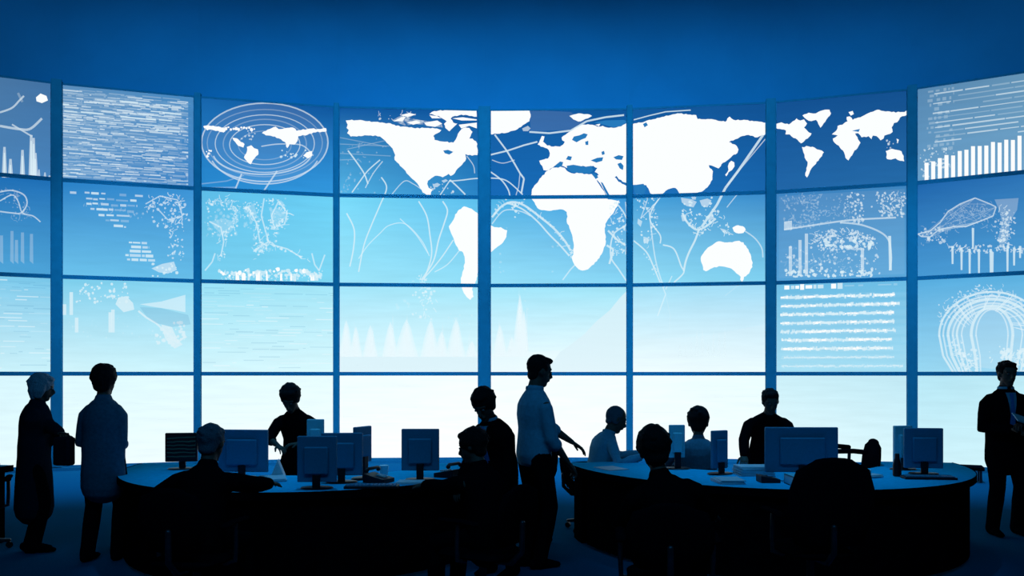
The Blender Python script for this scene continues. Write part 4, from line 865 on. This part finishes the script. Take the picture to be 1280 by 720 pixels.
# 6 seated figure reaching left
chair(-.20, 5.46, .95, 'black office chair under the seated figure beside the suited person', back=(.54, .92))
person(-.16, 5.48, 50, 'dark seated figure in profile stretching an arm onto the left desk', H=1.60, sit=True, lean=11, seat=.45, top='jacket', topm='suit', hair='full', hairm='hair', hs=1.03, head=(22, -4),
       hands=((-.80, 5.98, .80), (-.60, 6.15, .80)), poles=((-.4, -.4, -.7), (.7, -.2, -.5)), curl=(.3, .3))
# 7 man standing in shirt sleeves in the centre
person(.185, 6.8, -62, 'tall man in a pale shirt with rolled sleeves standing in the centre', H=1.83, top='shirt', topm='shirt', trm='suit', hem=.02, hair='short', hairm='hair', head=(-8, -10), lean=1, sleeve='rolled', collar=True,
       hands=((.60, 7.05, .985), (.47, 6.72, .90)), poles=((-.2, -.9, -.5), (.2, -.9, -.3)), stance=.07, curl=(.4, .8), shoulders=.98, girth=1.05)
# 8 old man seated at the left end of the right desk
chair(.86, 8.44, -1.40, 'black office chair under the balding man, its bracket and star base in view', back=(.47, .80))
person(.90, 8.42, -75, 'balding man in a pale shirt seated at the left end of the right desk', H=1.66, sit=True, lean=15, seat=.46, top='shirt', topm='shirt', hair='thin', hairm='grey_hair', hs=1.18, head=(-6, -8), shoulders=1.15, collar=True,
       hands=((1.36, 8.5, .80), (1.30, 8.12, .80)), poles=((-.6, -.3, -.5), (.5, -.3, -.6)), feet=((-.13, .40, 0), (.13, .36, 0)), girth=1.15)
# 9 dark figure from behind at the right desk
chair(.93, 4.82, -.12, 'black office chair under the dark figure nearest to us at the right desk', bw=.5, back=(.54, .92))
person(.985, 4.86, -14, 'black figure seen from behind, nearest to us, seated at the right desk', H=1.62, sit=True, lean=9, side=-11, seat=.46, top='jacket', topm='suit', hair='full', hairm='hair', hs=1.2, head=(10, -4), shoulders=1.08,
       hands=((.78, 5.30, .70), (1.30, 5.25, .72)), poles=((-.5, -.3, -.8), (.6, -.3, -.7)))
# 10 person in grey shirt
chair(1.86, 7.98, 0.1, 'low-backed black office chair under the person in grey behind the right desk', back=(.5, .74), arms=False)
person(1.86, 7.98, -12, 'round-haired person in a grey shirt seated beside the narrow monitor', H=1.60, sit=True, lean=8, seat=.44, top='shirt', topm='greysh', hair='full', hairm='hair', hs=1.28, head=(0, -12), shoulders=1.38,
       hands=((1.70, 8.42, .70), (2.05, 8.42, .70)), poles=((-.6, -.2, -.6), (.6, -.2, -.6)), girth=1.3)
# 11 man leaning with both hands on the right desk
person(2.49, 7.74, 172, 'man in a black shirt standing and leaning with both hands on the right desk', H=1.64, top='shirt', topm='suit', trm='suit', hair='short', hairm='hair', lean=30, head=(6, 12), hip=(0, -.25, .83), shoulders=1.12,
       hands=((2.66, 7.36, .80), (2.12, 7.36, .80)), poles=((-.5, -.2, -.6), (1, -.1, 0)), curl=(.1, .1))
# 12 man in suit and tie on the right
person(5.06, 8.2, 174, 'man in a black suit and blue tie standing at the right edge with clasped hands', H=1.80, top='jacket', topm='suit', trm='suit', hem=.20, hair='short', hairm='hair', suit_front=True, head=(2, -4),
       hands=(W(1277, 532, 7.9), W(1263, 536, 7.95)), poles=((-.8, -.7, -.6), (.8, -.5, -.9)), curl=(1.0, 1.0), stance=.13, shoulders=1.04)

# empty chairs
chair(2.07, 5.55, .1, 'wide round-backed empty office chair pushed against the right desk', bw=.60, back=(.52, 1.10), arm=.70)
chair(3.28, 8.0, 1.45, 'empty office chair turned sideways behind the right desk, armrest raised', arm=.90, back=(.56, .99), seat=.55, ar=1.5, bt=1.6)
chair(-4.95, 7.35, .5, 'office chair at the far left edge behind the white-haired person')
chair(.08, 7.75, 2.4, 'empty office chair in the gap behind the suited person and the shirt-sleeved man')

# things held
root = empty('carry_case', W(80, 564, 7.05), -.25, label='small dark case hanging from the white-haired person\'s hands', cat='case')
MB().box((0, 0, 0), (.17, .09, .25)).build('case_body', M['navy'], root, bevel=.02); MB().loft([(-.05,0,.12),(-.045,0,.155),(.045,0,.155),(.05,0,.12)], [.008]*4, (0,1,0), 8).build('handle', M['black'], root)
o = MB().box((0, 0, 0), (.16, .012, .12)).build('note_pad', M['paper'], None, smooth=False); o.location = W(1277, 524, 7.8); o.rotation_euler = (-.9, .3, .2); tag(o, 'pale note pad in the hands of the suited man at the right', 'note pad')
# low bench by the wall, right
root = empty('low_bench', (6.95, 12.3, 0), -.42, label='low dark bench near the wall beside the suited man at the right', cat='bench')
MB().box((0, 0, .21), (.52, .34, .06)).build('bench_seat', M['chair'], root, bevel=.015)
for sx in (-.21, .21):
    for sy in (-.12, .12): MB().box((sx, sy, .09), (.035, .035, .18)).build('leg', M['metal'], root, smooth=False)
